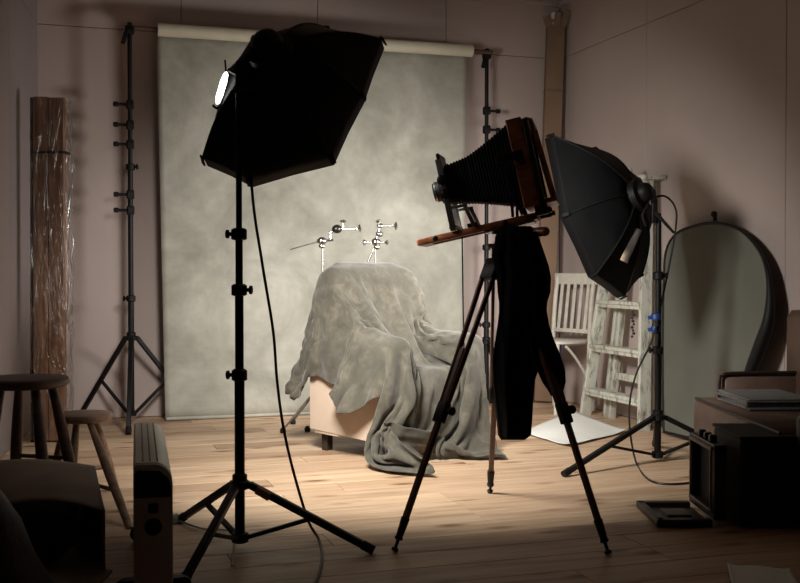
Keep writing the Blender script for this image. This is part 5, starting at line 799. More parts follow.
-2,6,-5,8,-3,7,-4,6,-2,1,-1,-1,18,-20,8,4,-5,1,-2,-2,0,0,1,0,-1,0,-2,0,1,3,3,-14,-6,-3,-1,-1,1,1,3,-3,0,1,0,-3,1,-3,1,2,11,-8,4,-4,3,-4,-3,2,-2,-1,1,1,-3,0,10,-7,0,-1,5,-5,1,2,1,0,-2,13,-6,0,5,-1,-9,13,-3,-2,-6,-2,0,0,
-3,-1,2,3,0,1,0,-1,0,1,1,-20,-3,1,-1,0,-1,0,-1,0,1,2,-2,-2,0,1,0,-1,-1,19,-10,0,-6,10,-10,2,-4,4,-3,0,-1,3,-3,-1,0,2,-1,0,3,-3,4,3,-6,4,6,3,-11,5,-3,3,-2,-3,3,-5,-2,0,-1,3,0,2,2,0,1,0,2,-1,0,-24,0,-1,0,2,-2,1,0,-1,2,0,
-2,-2,1,1,1,1,-6,-1,6,1,3,2,-2,0,-5,0,-2,0,1,4,-5,1,0,-1,0,3,-2,1,-2,3,1,-1,3,0,-2,-1,2,-4,0,2,4,-2,0,1,-2,-1,0,0,3,0,1,1,1,1,-1,-25,1,1,1,3,2,1,-7,0,4,-4,-4,-1,0,2,2,3,-6,-1,-1,3,1,4,-1,-2,15,-21,3,0,1,-1,1,-1,1,0,1,0,
-1,0,3,-3,1,-2,5,2,-3,-1,-2,1,-2,1,1,2,0,-1,-2,3,-2,3,0,3,-1,3,-2,-1,-3,-21,-2,-1,1,3,2,-3,-3,3,0,-6,0,-1,0,0,2,8,1,-2,-2,0,3,-8,5,4,-11,9,-9,2,1,-2,3,0,-1,1,3,-3,0,1,2,-5,2,-1,1,-1,4,-2,-1,0,-3,0,0,2,1,0,1,-1,3,-4,4,-1,
5,-3,-1,1,0,-25,1,1,2,2,0,-1,1,8,-11,-4,0,0,0,1,-1,-2,2,4,2,-3,4,4,-6,-1,-4,3,-3,-2,0,1,0,1,1,0,2,-2,0,6,-6,1,-2,0,2,-1,-1,0,-3,2,4,-2,0,-1,0,6,-4,2,1,5,-3,3,-5,2,3,-7,14,-24,8,-8,3,1,-3,-3,11,-3,-7,2,-2,-1,0,1,-1,1,-4,
1,10,-5,3,4,-5,-4,-3,1,0,1,-1,1,0,1,-1,8,-8,0,6,-6,6,-4,-2,0,-1,2,0,0,1,-2,-1,0,1,0,0,1,4,-3,3,-1,2,-1,3,-3,8,6,-18,-24,0,7,1,-6,-1,0,6,-6,3,-3,-2,0,1,0,2,1,-3,1,-10,11,0,0,-2,6,-9,-1,1,4,-4,4,-3,1,5,-6,1,3,-5,9,-7,-1,2,
2,-2,-2,0,0,2,-3,3,0,-3,0,0,4,-2,3,0,1,0,1,1,0,-4,-1,10,-23,-2,2,-2,1,0,2,0,-3,4,-1,-2,1,2,0,0,1,16,-12,-2,-3,4,-6,7,-8,6,-9,1,1,-1,-1,2,-2,0,9,-5,-4,7,-5,0,1,1,-3,-1,-1,-1,1,1,4,-3,-2,2,-1,1,1,1,-1,1,2,-1,1,3,-2,-1,3,
-4,-19,-6,2,0,-3,1,1,1,2,-6,10,-4,-2,3,-2,0,1,-3,1,-1,-4,8,2,-7,-1,2,6,-4,-4,3,-2,-2,8,10,-17,-1,7,-4,-4,1,2,-1,0,-1,-2,0,2,1,0,-1,1,0,1,0,-1,0,2,-1,-1,3,3,-6,12,-5,-4,3,-19,-4,1,-2,-1,-1,1,-2,4,0,-1,15,-12,1,-1,-4,-1,2,
13,8,-10,-7,-4,10,-4,-1,-1,7,-7,0,-6,18,-5,-13,0,8,-4,-6,0,1,0,0,0,3,-4,-1,0,3,-3,3,-1,2,2,0,-2,-1,-1,1,1,1,-1,7,-5,0,4,-4,-18,3,-2,-7,-1,0,2,1,9,2,3,-4,0,-12,3,-2,-2,0,1,10,0,-6,11,-14,6,6,-4,2,0,-10,15,-15,-4,7,5,-8,
-5,0,0,1,0,2,2,-3,-1,0,-1,0,-1,2,1,1,0,2,-1,0,-1,1,-3,1,3,2,-1,4,-4,4,-11,-8,-3,2,-3,0,5,2,-6,14,-2,-9,4,3,-7,-2,-7,6,-5,0,20,-6,-4,2,2,-8,6,-7,-2,7,-10,2,16,-11,-6,-1,0,0,1,-1,7,-3,-1,-1,-1,0,-1,-2,4,-1,0,-1,2,1,0,-1,
-2,0,5,-4,0,2,5,-5,5,-4,-7,0,-12,5,-7,-7,2,0,3,0,4,-1,5,1,-2,-1,-5,-5,3,-2,-2,10,-3,3,-6,6,-7,0,0,2,2,17,-21,-2,1,1,0,0,6,-3,-4,0,0,1,0,2,-2,0,1,-3,-1,2,1,-1,1,0,2,-1,-2,2,-1,-2,3,4,-4,5,-6,6,-8,-9,5,-11,-1,-2,1,0,2,5,
-5,7,8,-3,-8,-9,5,-3,4,2,1,-5,7,-12,19,-12,8,0,18,-27,1,3,4,-9,1,11,-11,-1,-3,1,0,1,0,-2,1,1,3,-5,2,-1,-1,1,1,1,-2,1,4,-3,-1,1,-1,1,6,-6,-2,0,2,-9,-2,0,-9,-5,-1,-2,0,14,-2,-6,11,3,-5,-7,5,-9,3,-2,-21,12,1,40,-19,22,1,-1,
-21,4,0,-2,-4,9,-1,-10,5,2,-15,-2,0,-1,-1,2,1,-4,-1,2,-1,0,0,1,-1,1,4,0,-4,6,-6,8,-6,3,-5,17,0,-8,13,-5,-5,7,-13,-4,-4,-7,0,0,19,-13,-2,9,4,0,-14,-6,0,-1,14,-7,32,-27,16,-5,-6,-4,-2,0,2,-1,-1,0,0,0,-2,-2,13,-1,-6,-9,4,
-2,1,-1,2,-2,3,0,-4,-3,2,3,-2,1,2,-3,11,-11,5,-6,18,-16,0,-1,-4,9,-7,3,1,4,-19,-6,-5,2,1,11,-9,1,9,-1,-10,-1,-7,13,10,5,-24,6,-6,1,-2,2,1,0,-2,-1,0,-1,1,0,1,3,-1,-2,1,7,1,-1,-3,-2,0,-1,-2,0,-3,3,1,-2,4,0,-2,0,0,3,-4,11,
-13,15,0,1,-3,3,1,-5,4,1,-2,-11,-12,0,-2,1,4,-1,-1,0,-3,-1,9,-13,12,-2,0,-10,4,33,-1,-3,-3,-4,0,-1,-3,-2,-1,1,5,6,2,-5,-1,-19,1,0,-2,6,1,0,-1,-11,4,-1,-2,6,-5,0,7,6,-11,-1,12,-14,3,6,0,0,0,-2,6,-2,-3,-1,-1,-1,-5,-3,9,
-18,-2,4,-5,2,0,-1,-8,19,13,-2,19,2,-12,-9,6,-14,8,11,7,-8,-8,-1,0,12,6,0,-1,3,-11,-1,-7,-13,-2,3,-7,-2,-2,2,-5,-1,4,-6,1,6,1,-6,15,-9,-7,25,-14,-8,0,0,0,-1,1,3,-3,1,-2,-2,6,-11,-16,16,16,-22,18,-15,17,1,-18,2,1,17,5,5,
3,-32,1,28,4,-5,-22,-6,8,3,13,-5,0,-2,0,-5,-10,-1,-4,13,-10,-1,-11,-10,6,-1,1,6,-7,1,2,-1,-2,16,-16,32,8,-32,3,23,0,0,0,1,-1,-2,2,2,0,6,0,-6,3,19,-19,-1,6,7,-18,29,2,-11,-6,11,-3,-11,18,-3,-1,1,-10,-20,1,10,1,7,-9,6,-1,
-15,-1,2,1,-5,-6,-1,5,1,-3,-3,-8,0,6,-3,-3,-3,2,-1,13,-15,22,-20,11,17,-6,-13,0,0,0,1,-2,3,-1,-6,14,6,-4,-4,-16,-1,-5,18,-3,17,9,-18,23,-9,-10,-1,-11,21,-12,15,0,-5,-22,4,11,4,3,-13,9,-11,-17,-7,-2,4,9,3,-8,0,4,-5,-1,-4,
-5,4,3,-9,4,3,1,-2,-2,2,-5,7,-5,20,24,-13,0,8,0,-9,0,-1,10,3,3,-1,-3,-11,19,3,-1,7,-3,-12,10,-1,0,6,-16,1,5,0,3,-3,1,-14,3,13,0,0,-5,7,-22,-7,-8,4,-9,-4,2,16,-8,-1,5,-16,1,1,1,0,-3,18,-11,-3,0,5,-7,9,3,8,12,-31,3,7,0,-8,
13,-7,5,-1,6,-14,-5,-2,9,24,0,-12,21,-21,5,14,-5,1,-1,0,4,-3,1,-1,-5,1,-7,-8,20,-1,-2,0,2,-4,7,0,1,0,-1,-4,-8,-26,11,-11,-2,3,-14,14,7,-9,-4,-8,5,7,-2,2,4,5,6,11,-34,21,-1,1,-2,1,3,0,1,3,-4,3,7,6,1,0,3,2,-9,11,-6,-8,8,4,
2,-3,0,2,4,-3,-5,-7,-5,10,2,0,2,-4,-5,-4,-4,-1,11,8,-3,-3,0,13,-17,-9,-7,5,5,-5,9,4,-3,-2,-22,-5,11,3,2,16,-2,-34,20,0,0,0,0,6,0,3,-5,13,1,-3,-7,-5,-2,-5,-8,1,12,18,-13,19,-5,-14,6,8,-3,12,-25,14,4,-3,0,7,-1,1,0,0,-1,-1,
1,1,1,-4,3,-7,3,1,12,-5,-6,-2,9,-4,-4,-5,-4,-26,19,-7,0,0,15,-17,-16,18,0,0,0,0,0,2,0,9,9,0,-4,5,0,-2,-3,-1,2,1,-1,-6,11,-7,5,14,-24,2,24,-16,4,-10,15,-1,-1,-9,-5,1,0,-2,0,1,0,2,1,9,0,6,-10,-1,7,9,-15,2,-4,10,-24,-16,-6,
24,-20,18,-2,13,-25,-6,14,1,5,-5,0,0,2,2,-2,14,7,-2,-3,-11,2,5,2,1,1,1,0,3,-2,-4,-2,7,11,-17,7,6,-2,-2,1,1,2,-3,0,2,-1,1,0,-1,0,1,0,-1,-1,-11,17,-14,3,2,2,-4,0,-6,11,1,-3,-17,11,-7,-9,-17,10,6,-1,5,-9,5,0,0,14,2,-1,-3,
-9,-4,4,12,1,0,0,1,-1,0,0,-1,1,1,1,2,-8,-1,-6,2,20,-11,-5,8,3,2,-1,-2,1,1,0,1,0,-4,-6,-9,-2,7,3,16,-19,1,10,-10,12,-10,-12,22,-1,1,0,-2,4,-17,-7,4,11,-4,10,-4,-7,-11,]
_a = np.array(BSTEP).reshape(3, NBY, NBX)
_a = np.cumsum(np.cumsum(_a, axis=2), axis=1)/1000-2
bq = MB(MA); bq.grid([[(_a[0, j, i], _a[1, j, i], _a[2, j, i]) for i in range(NBX)] for j in range(NBY)])
bo = bq.build('throw_blanket', PLUSH, origin=(AO.x, AO.y, 0), sub=1, solid=.006)
tag(bo, 'grey-green plush blanket draped over the small cream armchair, trailing on the floor', 'blanket')
#ENDBLANKET

# ------------------------------------------------------------------ grip stands with clamps behind the armchair
def tknob(p, d, r, m=None):
    m = m or MB(); m.cone(p, p+d*.045, .005); m.lathe(p+d*.035, d, [(0, .006), (.01, r*.9), (.018, r), (.024, r*.5)], 12); return m
def grip(label, d, polex, base, legs, zt, arms, knobs, heads):
    t = thing('grip_stand', base, label, 'clamp stand', 'chrome clamp stands behind the armchair')
    B = V((base.x, base.y, 0))
    MB().cone(B+V((0, 0, .06)), V((B.x, B.y, zt)), .005, n=12).build('pole', STEEL, t)
    MB().lathe(B+V((0, 0, .30)), (0, 0, 1), [(0, .014), (.005, .022), (.05, .022), (.055, .012)], 12).build('collar', STEEL, t)
    for f in legs:
        L = MB().bar(B+V((0, 0, .32)), V((f.x, f.y, .02)), .016, .012, None, .003).build('leg', STEEL, t)
        MB().lathe(V((f.x, f.y, 0)), (0, 0, 1), [(0, .018), (.02, .02), (.035, .01)], 10).build('rubber_foot', BLACKP, L)
    for a, b, r in arms: MB().cone(a, b, r).build('arm_rod', STEEL if r < .006 else CHROME, t)
    for p, r, m in heads: MB().ball(p, r, 12, (1.2, .8, 1)).build('grip_head', m, t)
    for p, dd, r in knobs: tknob(p, dd.normalized(), r).build('clamp_knob', CHROME, t)
D = 6.75; g = lambda x, y, dd=0: at_d(x, y, D+dd)
b1 = g(322.5, 300); b1 = V((b1.x, b1.y, 0))
grip('chrome clamp stand with a long rod pointing left, behind the armchair', D, 322, b1,
     [flo(283, 433), V((b1.x+.42, b1.y+.1, 0)), V((b1.x-.1, b1.y+.42, 0))], g(322, 240).z,
     [(g(290, 249.5), g(321, 241, -.02), .004), (g(321, 241, -.02), g(333, 240), .008), (g(330, 240), g(330, 232), .007), (g(329, 233), g(338, 229), .007), (g(338, 229), g(355, 229), .006)],
     [(g(343, 229), V((0, 0, 1)), .022), (g(352, 229.5), RGT+V((0, 0, .15)), .028), (g(326, 241), -RGT, .015)],
     [(g(322, 241, -.02), .026, CHROME), (g(337, 229, -.02), .028, BRASS), (g(322, 246), .018, CHROME)])
D = 6.7
b2 = g(375, 300, .12); b2 = V((b2.x, b2.y, 0))
grip('chrome clamp stand with stacked T-knobs behind the middle of the chair back', D, 375, b2,
     [V((b2.x+.40, b2.y-.02, 0)), V((b2.x-.42, b2.y+.1, 0)), V((b2.x+.05, b2.y+.42, 0))], g(376, 244, .12).z,
     [(g(368, 262), g(374, 248), .006), (g(375, 246, .1), g(376, 240), .009), (g(376, 240), g(380, 226), .008), (g(379, 226), g(391, 226), .007)],
     [(g(372, 242.5), -RGT, .02), (g(379, 242.5), RGT, .016), (g(388, 226), RGT, .027), (g(380, 229), V((0, 0, 1))-RGT*.2, .020)],
     [(g(376, 242), .026, CHROME), (g(379.5, 234), .020, STEEL), (g(377, 247), .018, CHROME), (g(380, 226), .018, CHROME)])

# ------------------------------------------------------------------ view camera on wooden tripod
CD = 4.25
ct = LD(.395, CD)                    # tripod axis
vc = thing('view_camera', at_d(503, 231, CD), 'large wooden view camera with black bellows, aimed left at the armchair', 'camera')
az = math.radians(11)
fw = (-(RGT*math.cos(az))+HF*math.sin(az)); tilt = math.radians(12.5)
FX = (fw*math.cos(tilt)-V((0, 0, 1))*math.sin(tilt)).normalized()
CO = at_d(536, 213.5, CD)             # middle of the bed top under the rear standard
MC = frame(CO, FX, V((0, 0, 1))) @ Matrix.Diagonal((1, -1, 1, 1))     # local: x forward, y left of camera, z up
def C(*a): return MB(MC)
q = C(); q.box((.235, .075, -.014), (.48, .030, .026), bevel=.003); q.box((.235, -.075, -.014), (.48, .030, .026), bevel=.003)
q.box((.455, 0, -.014), (.05, .18, .024), bevel=.003); q.box((.02, 0, -.014), (.05, .18, .024), bevel=.003); q.build('bed_frame', MAHOG, vc)
C().box((.235, 0, -.012), (.40, .115, .016), bevel=.002).build('sliding_bed', MAHOG, vc)
q = C(); q.box((.11, 0, -.031), (.20, .15, .008)); q.build('base_plate', STEEL, vc)
q = C()
for yy in (.045, -.045): q.box((.2, yy, -.001), (.46, .008, .006))
q.build('focus_rack', BRASS, vc)
for xx in (.12, .40):
    kn = C(); kn.lathe((xx, -.09, -.014), (0, -1, 0), [(0, .004), (.012, .004), (.013, .011), (.022, .011), (.024, .008)], 12); kn.build('focus_knob', BRASS, vc)
# rear standard
rs = C(); S = .155; hz = .345; z0 = .02
rx = .0
for yy in (-S, S): rs.box((rx, yy, z0+hz/2), (.062, .022, hz), bevel=.004)
rs.box((rx, 0, z0+hz-.011), (.062, 2*S, .022), bevel=.004); rs.box((rx, 0, z0+.011), (.062, 2*S, .022), bevel=.004)
rs = rs.build('rear_standard', MAHOG, vc)
MB(MC).box((rx, -S-.012, z0+.17), (.024, .002, .012)).build('maker_plate', BRASS, rs)
q = C()
for yy in (-S+.0, S): q.box((-.042, yy, z0+hz/2), (.02, .026, hz-.02), bevel=.003)
for zz in (z0+.02, z0+hz-.02): q.box((-.042, 0, zz), (.02, 2*S, .026), bevel=.003)
bk = q.build('rear_back_frame', DKLEG, vc)
C().box((-.040, 0, z0+hz/2), (.004, 2*S-.03, hz-.05)).build('ground_glass', plain('ground_glass', (.03, .03, .03, 1), .7, spec=.1), vc)
# lifted back frame, hinged at the bottom
q = C(); h0 = V((-.055, 0, z0+.012)); up2 = V((-.28, 0, 1)).normalized(); Lf = hz-.03
for yy in (-.14, .14):
    a = h0+V((-.028, yy, 0)); b = a+V((.020, 0, Lf)); q.bar(a, b, .012, .016, (0, 1, 0), .003)
q.bar(h0+V((-.01, -.14, Lf+.0)), h0+V((-.01, .14, Lf+.0)), .012, .016, (1, 0, 0), .003)
q.bar(h0+V((-.01, -.14, Lf)), h0+V((.012, -.14, Lf+.012)), .012, .012, (0, 1, 0), .003)
q.build('hinged_back_frame', MAHOG, vc)
q = C(); q.box((-.07, 0, z0+.01), (.05, .29, .018), bevel=.003); q.build('lower_back_rail', MAHOG, vc)
# side arms of the rear standard
for yy in (-S-.018, S+.018):
    q = C(); q.bar((.045, yy*.6, .0), (.075, yy, .20), .016, .006, (1, 0, 0), .002); q.bar((.085, yy*.6, .0), (.045, yy, .22), .012, .006, (1, 0, 0), .002)
    q.bar((.095, yy, .225), (-.01, yy, .225), .03, .006, (0, 0, 1), .002); br = q.build('support_bracket', BRASS, vc)
    q = C(); q.lathe((.01, yy, .215), (0, 1 if yy > 0 else -1, 0), [(0, .008), (.006, .02), (.016, .02), (.019, .014)], 14); q.build('locking_knob', BRASS, br)
for yy in (-.12, .12):
    q = C(); q.box((-.03, yy, .006), (.05, .02, .05), bevel=.003); q.box((-.05, yy*1.04, -.006), (.04, .03, .02), bevel=.004); q.cone((-.03, yy, .01), (-.03, yy*1.42, .01), .007); q.build('rear_mount', BRASS, vc)
# front standard
xf = .325
q = C(); q.box((xf, 0, .215), (.014, .17, .20), bevel=.004); fs = q.build('lens_board', BRASS, vc)
q = C()
for yy in (-.095, .095): q.box((xf, yy, .145), (.024, .010, .29), bevel=.002)
q.box((xf, 0, .015), (.03, .19, .012), bevel=.002)
q.build('front_standard', STEEL, vc)
for yy in (-.095, .095):
    q = C(); q.bar((xf-.085, yy, 0), (xf-.065, yy, .085), .016, .006, (1, 0, 0), .001); q.bar((xf, yy, .092), (xf-.075, yy, .088), .012, .006, (0, 0, 1), .001); q.build('standard_brace', STEEL, vc)
q = C(); q.box((xf-.075, -.06, .008), (.04, .04, .016), bevel=.003); q.build('rail_clamp', BLACKP, vc)
ln = C(); ln.lathe((xf+.006, 0, .175), (1, 0, 0), [(0, .052), (.022, .052), (.024, .042), (.04, .040), (.042, .034), (.05, .036), (.051, .028)], 24); ln = ln.build('lens', BLACKP, vc)
C().lathe((xf+.051, 0, .175), (1, 0, 0), [(0, .028), (.004, .022), (.007, .01)], 20).build('glass', plain('lens_glass', (.03, .035, .04, 1), .05, 0), ln)
C().lathe((xf+.044, 0, .175), (1, 0, 0), [(0, .0425), (.005, .0425)], 24).build('lens_rim', STEEL, ln)
for zz in (.205, .15):
    kk = C(); kk.lathe((xf-.0, -.10, zz), (0, -1, 0), [(0, .010), (.004, .020), (.012, .020), (.013, .014), (.018, .014), (.02, .010)], 16); kk.build('standard_knob', BRASS, vc)
# bellows
rings = []; NB = 46
for i in range(NB+1):
    u = i/NB; x = xf-.012-(xf-.045)*u
    # profile: short parallel run, then flare
    fl_ = max(0, (u-.32)/.68)**1.15; top = .262+.012*min(u/.3, 1)+fl_*.078
    bot = .115-.02*min(u/.35, 1)-fl_*.060
    hw = .075+.012*min(u/.35, 1)+fl_*.060
    k = .0024 if i % 2 else -.0024
    c8 = .014
    t_, b_, w_ = top+k, bot-k, hw+k
    rings.append([(x, w_-c8, b_), (x, w_, b_+c8), (x, w_, t_-c8), (x, w_-c8, t_), (x, -w_+c8, t_), (x, -w_, t_-c8), (x, -w_, b_+c8), (x, -w_+c8, b_)])
C().loft(rings).build('bellows', plain('bellows_leather', (.007, .007, .008, 1), .75, spec=.2), vc, smooth=0)

# tripod
tp = thing('wooden_tripod', (ct.x, ct.y, 0), 'dark wooden camera tripod with twin-rod legs under the view camera', 'tripod')
TZ = 1.06
HP = V((ct.x, ct.y, 0)); U = V((0, 0, 1))
MB().lathe(HP+U*(TZ-.03), U, [(0, .04), (.01, .055), (.045, .055), (.05, .03), (.085, .03), (.09, .045), (.105, .045)], 20).build('tripod_crown', BLACKP, tp)
bedc = at_d(505, 224, CD)
q = MB(); q.cone(HP+U*(TZ+.07), bedc-U*.028, .022); q.box(bedc-U*.03, (.10, .07, .02), Matrix.Rotation(-YAW, 3, 'Z'), .004); q.build('tilt_head', BLACKP, tp)
q = MB(); q.cone(at_d(517, 233, CD+.0), at_d(545, 231.5, CD-.10), .0165, .019, 16); q.ball(at_d(545, 231.5, CD-.10), .019, 12, (1, 1, 1)); q.build('wooden_handle', MAHOG, tp)
legs = [(at_d(491, 268, CD-.03), flo(394, 552)), (at_d(518, 268, CD-.02), flo(609, 555)), (at_d(501, 268, CD+.06), flo(490, 493))]
for a, f in legs:
    f = V((f.x, f.y, 0)); d = (f-a).normalized(); out = V((f.x-HP.x, f.y-HP.y, 0)).normalized()
    side = out.cross(U).normalized(); L = (f-a).length
    k = a+d*(L*.52)
    lg = MB()
    for sd in (-1, 1): lg.bar(a+side*sd*.030, k+side*sd*.017, .013, .022, side, .003)
    lg = lg.build('leg', LEGWOOD, tp)
    MB().bar(a+d*(L*.30), f-d*.09, .024, .020, side, .003).build('lower_section', LEGWOOD, lg)
    q = MB(); q.bar(a-d*.02, a+d*.05, .07, .028, side, .004); q.build('top_fitting', BLACKP, lg)
    q = MB(); q.bar(k-d*.03, k+d*.05, .05, .03, side, .004); q.build('clamp', BLACKP, lg)
    tow = side if side.dot(RGT) > 0 else -side
    q = MB(); q.cone(k, k+tow*.045, .007); q.lathe(k+tow*.04, tow, [(0, .01), (.004, .017), (.016, .017), (.02, .01)], 12); q.build('knob', BLACKP, lg)
    q = MB(); q.cone(f-d*.13, f-d*.05, .017, .013); q.lathe(f-d*.06, d, [(0, .01), (.003, .016), (.012, .016), (.015, .007), (.04, .006), (.046, .014), (.056, .012)], 12); q.build('spike_foot', BLACKP, lg)
# release cord
o = MB().tube([at_d(462, 232, 4.33), at_d(462.5, 262, 4.33), at_d(463, 300, 4.33), at_d(464, 352, 4.33)], .0028, 6, 6).build('release_cord', CORD, origin=at_d(462, 232, 4.33))
tag(o, 'thin dark release cord dangling from the bed of the view camera', 'cord')

# focusing cloth, folded over the handle and hanging
def cloth_loft(levels, th, pleats, seed, M=None):
    rings = []; n = 64
    for li, (y, xl, xr, dd, thk) in enumerate(levels):
        cx = (xl+xr)/2; hw = (xr-xl)/2; r = []
        for j in range(n):
            a = 2*PI*j/n
            xx = cx+hw*math.cos(a)*(1 if abs(math.cos(a)) < 2 else 1)
            fold = .011*math.sin(pleats*math.cos(a)*1.7+seed+li*.16)+.007*math.sin(pleats*2.3*math.cos(a)+seed*2+li*.3); xx += 1.6*math.sin(a*3+li*.55+seed)*min(1, li/3)+.8*math.sin(a*7+li*.3)
            yy = thk*math.sin(a)+fold*min(1, li/4)
            r.append(at_d(xx, y, dd+yy))
        rings.append(r)
    return rings
fc = thing('focusing_cloth', at_d(515, 230, CD-.08), 'black focusing cloth draped over the tripod handle, hanging almost to the floor', 'cloth')
lv = []
for y, xl, xr, thk in [(226, 505, 530, .012), (229, 500, 535, .05), (236, 497, 537, .06), (246, 496, 540, .065), (256, 493, 544, .065), (266, 495, 548, .07), (278, 497, 551, .07), (292, 497, 551, .075), (303, 498, 548, .075), (312, 498, 546, .075), (325, 497, 545, .075), (342, 495, 546, .07), (360, 493, 541, .065), (380, 494, 534, .06), (400, 496, 532, .055), (420, 498, 531, .05), (435, 499, 530, .045), (440, 502, 524, .02)]:
    lv.append((y, xl, xr, CD-.05, thk))
MB().loft(cloth_loft(lv, .06, 5, .4)).build('main_fold', FOCUS, fc, smooth=80)
lv = []
for y, xl, xr, thk in [(232, 512, 536, .02), (250, 515, 542, .04), (280, 522, 549, .05), (310, 522, 547, .05), (325, 524, 550, .05), (340, 527, 555, .05), (355, 531, 561, .045), (370, 537, 565, .04), (382, 543, 565, .035), (390, 549, 562, .03), (396, 553, 560, .012)]:
    lv.append((y, xl, xr, CD-.10-.06*max(0, (y-320)/80), thk))
MB().loft(cloth_loft(lv, .05, 3, 2.1)).build('side_fold', FOCUS, fc, smooth=80)

# ------------------------------------------------------------------ left wall: wrapped boards
pk = flo(49.5, 442); tpk = at_d(49, 97, 6.42); tpk2 = V((tpk.x, tpk.y, tpk.z))
wbd = thing('wrapped_boards', (pk.x, pk.y, 0), 'tall bundle of wooden boards wrapped in clear plastic leaning in the left corner', 'board')
ax_ = (tpk2-pk).normalized(); sd = RGT
for i, (off, wd_, L0) in enumerate(((-.048, .088, 1.0), (.046, .092, .995))):
    MB().bar(pk+sd*off+ax_*.01, pk.lerp(tpk2, L0)+sd*off, wd_, .028, sd, .003).build('board', BOARDW, wbd)
MB().bar(pk+sd*.0-HF*-.032, tpk2+HF*.032, .175, .028, sd, .003).build('board', BOARDW, wbd)
MB().bar(pk-sd*.103+HF*.016, tpk2-sd*.103+HF*.016-ax_*.005, .014, .055, sd, .001).build('black_edge_strip', BLACK, wbd)
p = at_d(49.5, 153, 6.42); MB().bar(p-sd*.105, p+sd*.115, .012, .075, ax_, .001).build('strap', BLACK, wbd)
rings = []
for i in range(60):
    v = i/59; cpt = pk.lerp(tpk2, v*.985)+ax_*.02; r = []
    for j in range(28):
        a = 2*PI*j/28
        x_ = .108*max(-1, min(1, 1.35*math.cos(a)))+(.03 if math.cos(a) > .7 else 0)*(.4+.6*noise.noise(V((v*18, 3, 1)))); y_ = .052*max(-1, min(1, 1.5*math.sin(a)))
        k = 1+.10*noise.noise(V((math.cos(a)*2, math.sin(a)*2, v*26)))
        r.append(cpt+sd*(x_*k+.006)+HF*(y_*k+.012))
    rings.append(r)
MB().loft(rings, caps=False).build('plastic_wrap', WRAP, wbd, smooth=50)

# right corner: tall carton with torn top
cbm = V((3.615, 7.50, 0)); ctp = at_d(555.5, 27, 8.33)
tc = thing('tall_carton', cbm, 'tall narrow brown cardboard carton with torn top, leaning in the back right corner', 'carton')
ax_ = (ctp-cbm).normalized()
MB().bar(cbm+ax_*.02, ctp, .135, .10, RGT, .004).build('carton_body', CARTON, tc)
for z_ in (1.35, 2.42):
    p = cbm+ax_*z_; MB().bar(p-ax_*.012, p+ax_*.012, .139, .104, RGT).build('tape', plain('brown_tape', (.16, .10, .06, 1), .5), tc)
for i, (ox, tx, hh, wd_) in enumerate(((-.055, -.03, .07, .05), (.0, .01, .10, .05), (.05, .035, .12, .05), (-.02, -.0, .05, .06))):
    MB().bar(ctp+RGT*ox-HF*.045*(1 if i < 3 else -1)-ax_*.01, ctp+RGT*(ox+tx)+ax_*hh-HF*.05, wd_, .004, RGT).build('torn_flap', CARTON, tc)
MB().box(ctp+ax_*.06, (.07, .05, .10), bevel=.01).build('white_packing', PAPER, tc)

# ------------------------------------------------------------------ white kitchen chair
kc = thing('kitchen_chair', (3.5, 7.15, 0), 'old white wooden kitchen chair with slatted back, in the far corner behind the tripod', 'chair')
Pb, Qb = V((3.62, 7.33, 0)), V((3.735, 6.97, 0))      # back posts at seat level
bd_ = (Qb-Pb).normalized(); fd = V((bd_.y, -bd_.x, 0));
if fd.x > 0: fd = -fd
zs = .52
for A in (Pb, Qb):
    s2 = -1 if A is Pb else 1
    foot = A+bd_*s2*.015-fd*.03; A2 = A
    MB().tube([V((foot.x, foot.y, 0)), V((A.x, A.y, zs*.6)), V((A.x, A.y, zs)), V((A.x, A.y, .8))-fd*.02, V((A.x, A.y, .985))-fd*.05], .017, 10, 5).build('back_post', CHAIRW, kc)
    fl_ = A+fd*.33; ft = fl_+fd*.02+bd_*s2*.01
    MB().cone(V((ft.x, ft.y, 0)), V((fl_.x, fl_.y, zs-.02)), .013, .02).build('leg', CHAIRW, kc)
    # bent brace under the seat
    pts = [A+fd*(.02+.22*math.sin(PI/2*i/8))+U*(zs-.28+.24*(1-(1-i/8)**2.2)) for i in range(9)]
    MB().tube(pts, .010, 8).build('bent_brace', CHAIRW, kc)
mid_ = (Pb+Qb)/2
seat = []
for zz, k in ((zs-.025, .96), (zs-.02, 1), (zs-.004, 1), (zs, .97)):
    r = []
    for j in range(28):
        a = 2*PI*j/28; cx, cy = math.cos(a), math.sin(a)
        pw = .55; cx = math.copysign(abs(cx)**pw, cx); cy = math.copysign(abs(cy)**pw, cy)
        r.append(mid_+fd*.155+bd_*(.205*k*cx*(1-.0*cy))+fd*(.19*k*cy)+U*zz)
    seat.append(r)
MB().loft(seat).build('seat', CHAIRW, kc)
tp0, tp1 = V((Pb.x, Pb.y, .965))-fd*.05-bd_*.03, V((Qb.x, Qb.y, .965))-fd*.05+bd_*.03
MB().bar(tp0, tp1, .085, .024, U, .006).build('top_rail', CHAIRW, kc)
MB().bar(V((Pb.x, Pb.y, .58))-fd*.0, V((Qb.x, Qb.y, .58)), .03, .018, U, .004).build('lower_rail', CHAIRW, kc)
for i in range(5):
    u = (i+.8)/5.6; a = Pb.lerp(Qb, u)
    MB().bar(V((a.x, a.y, .585)), V((a.x, a.y, .94))-fd*.045, .028, .010, bd_, .002).build('slat', CHAIRW, kc)
bc = MB(); p = V((3.40, 6.98, 0))
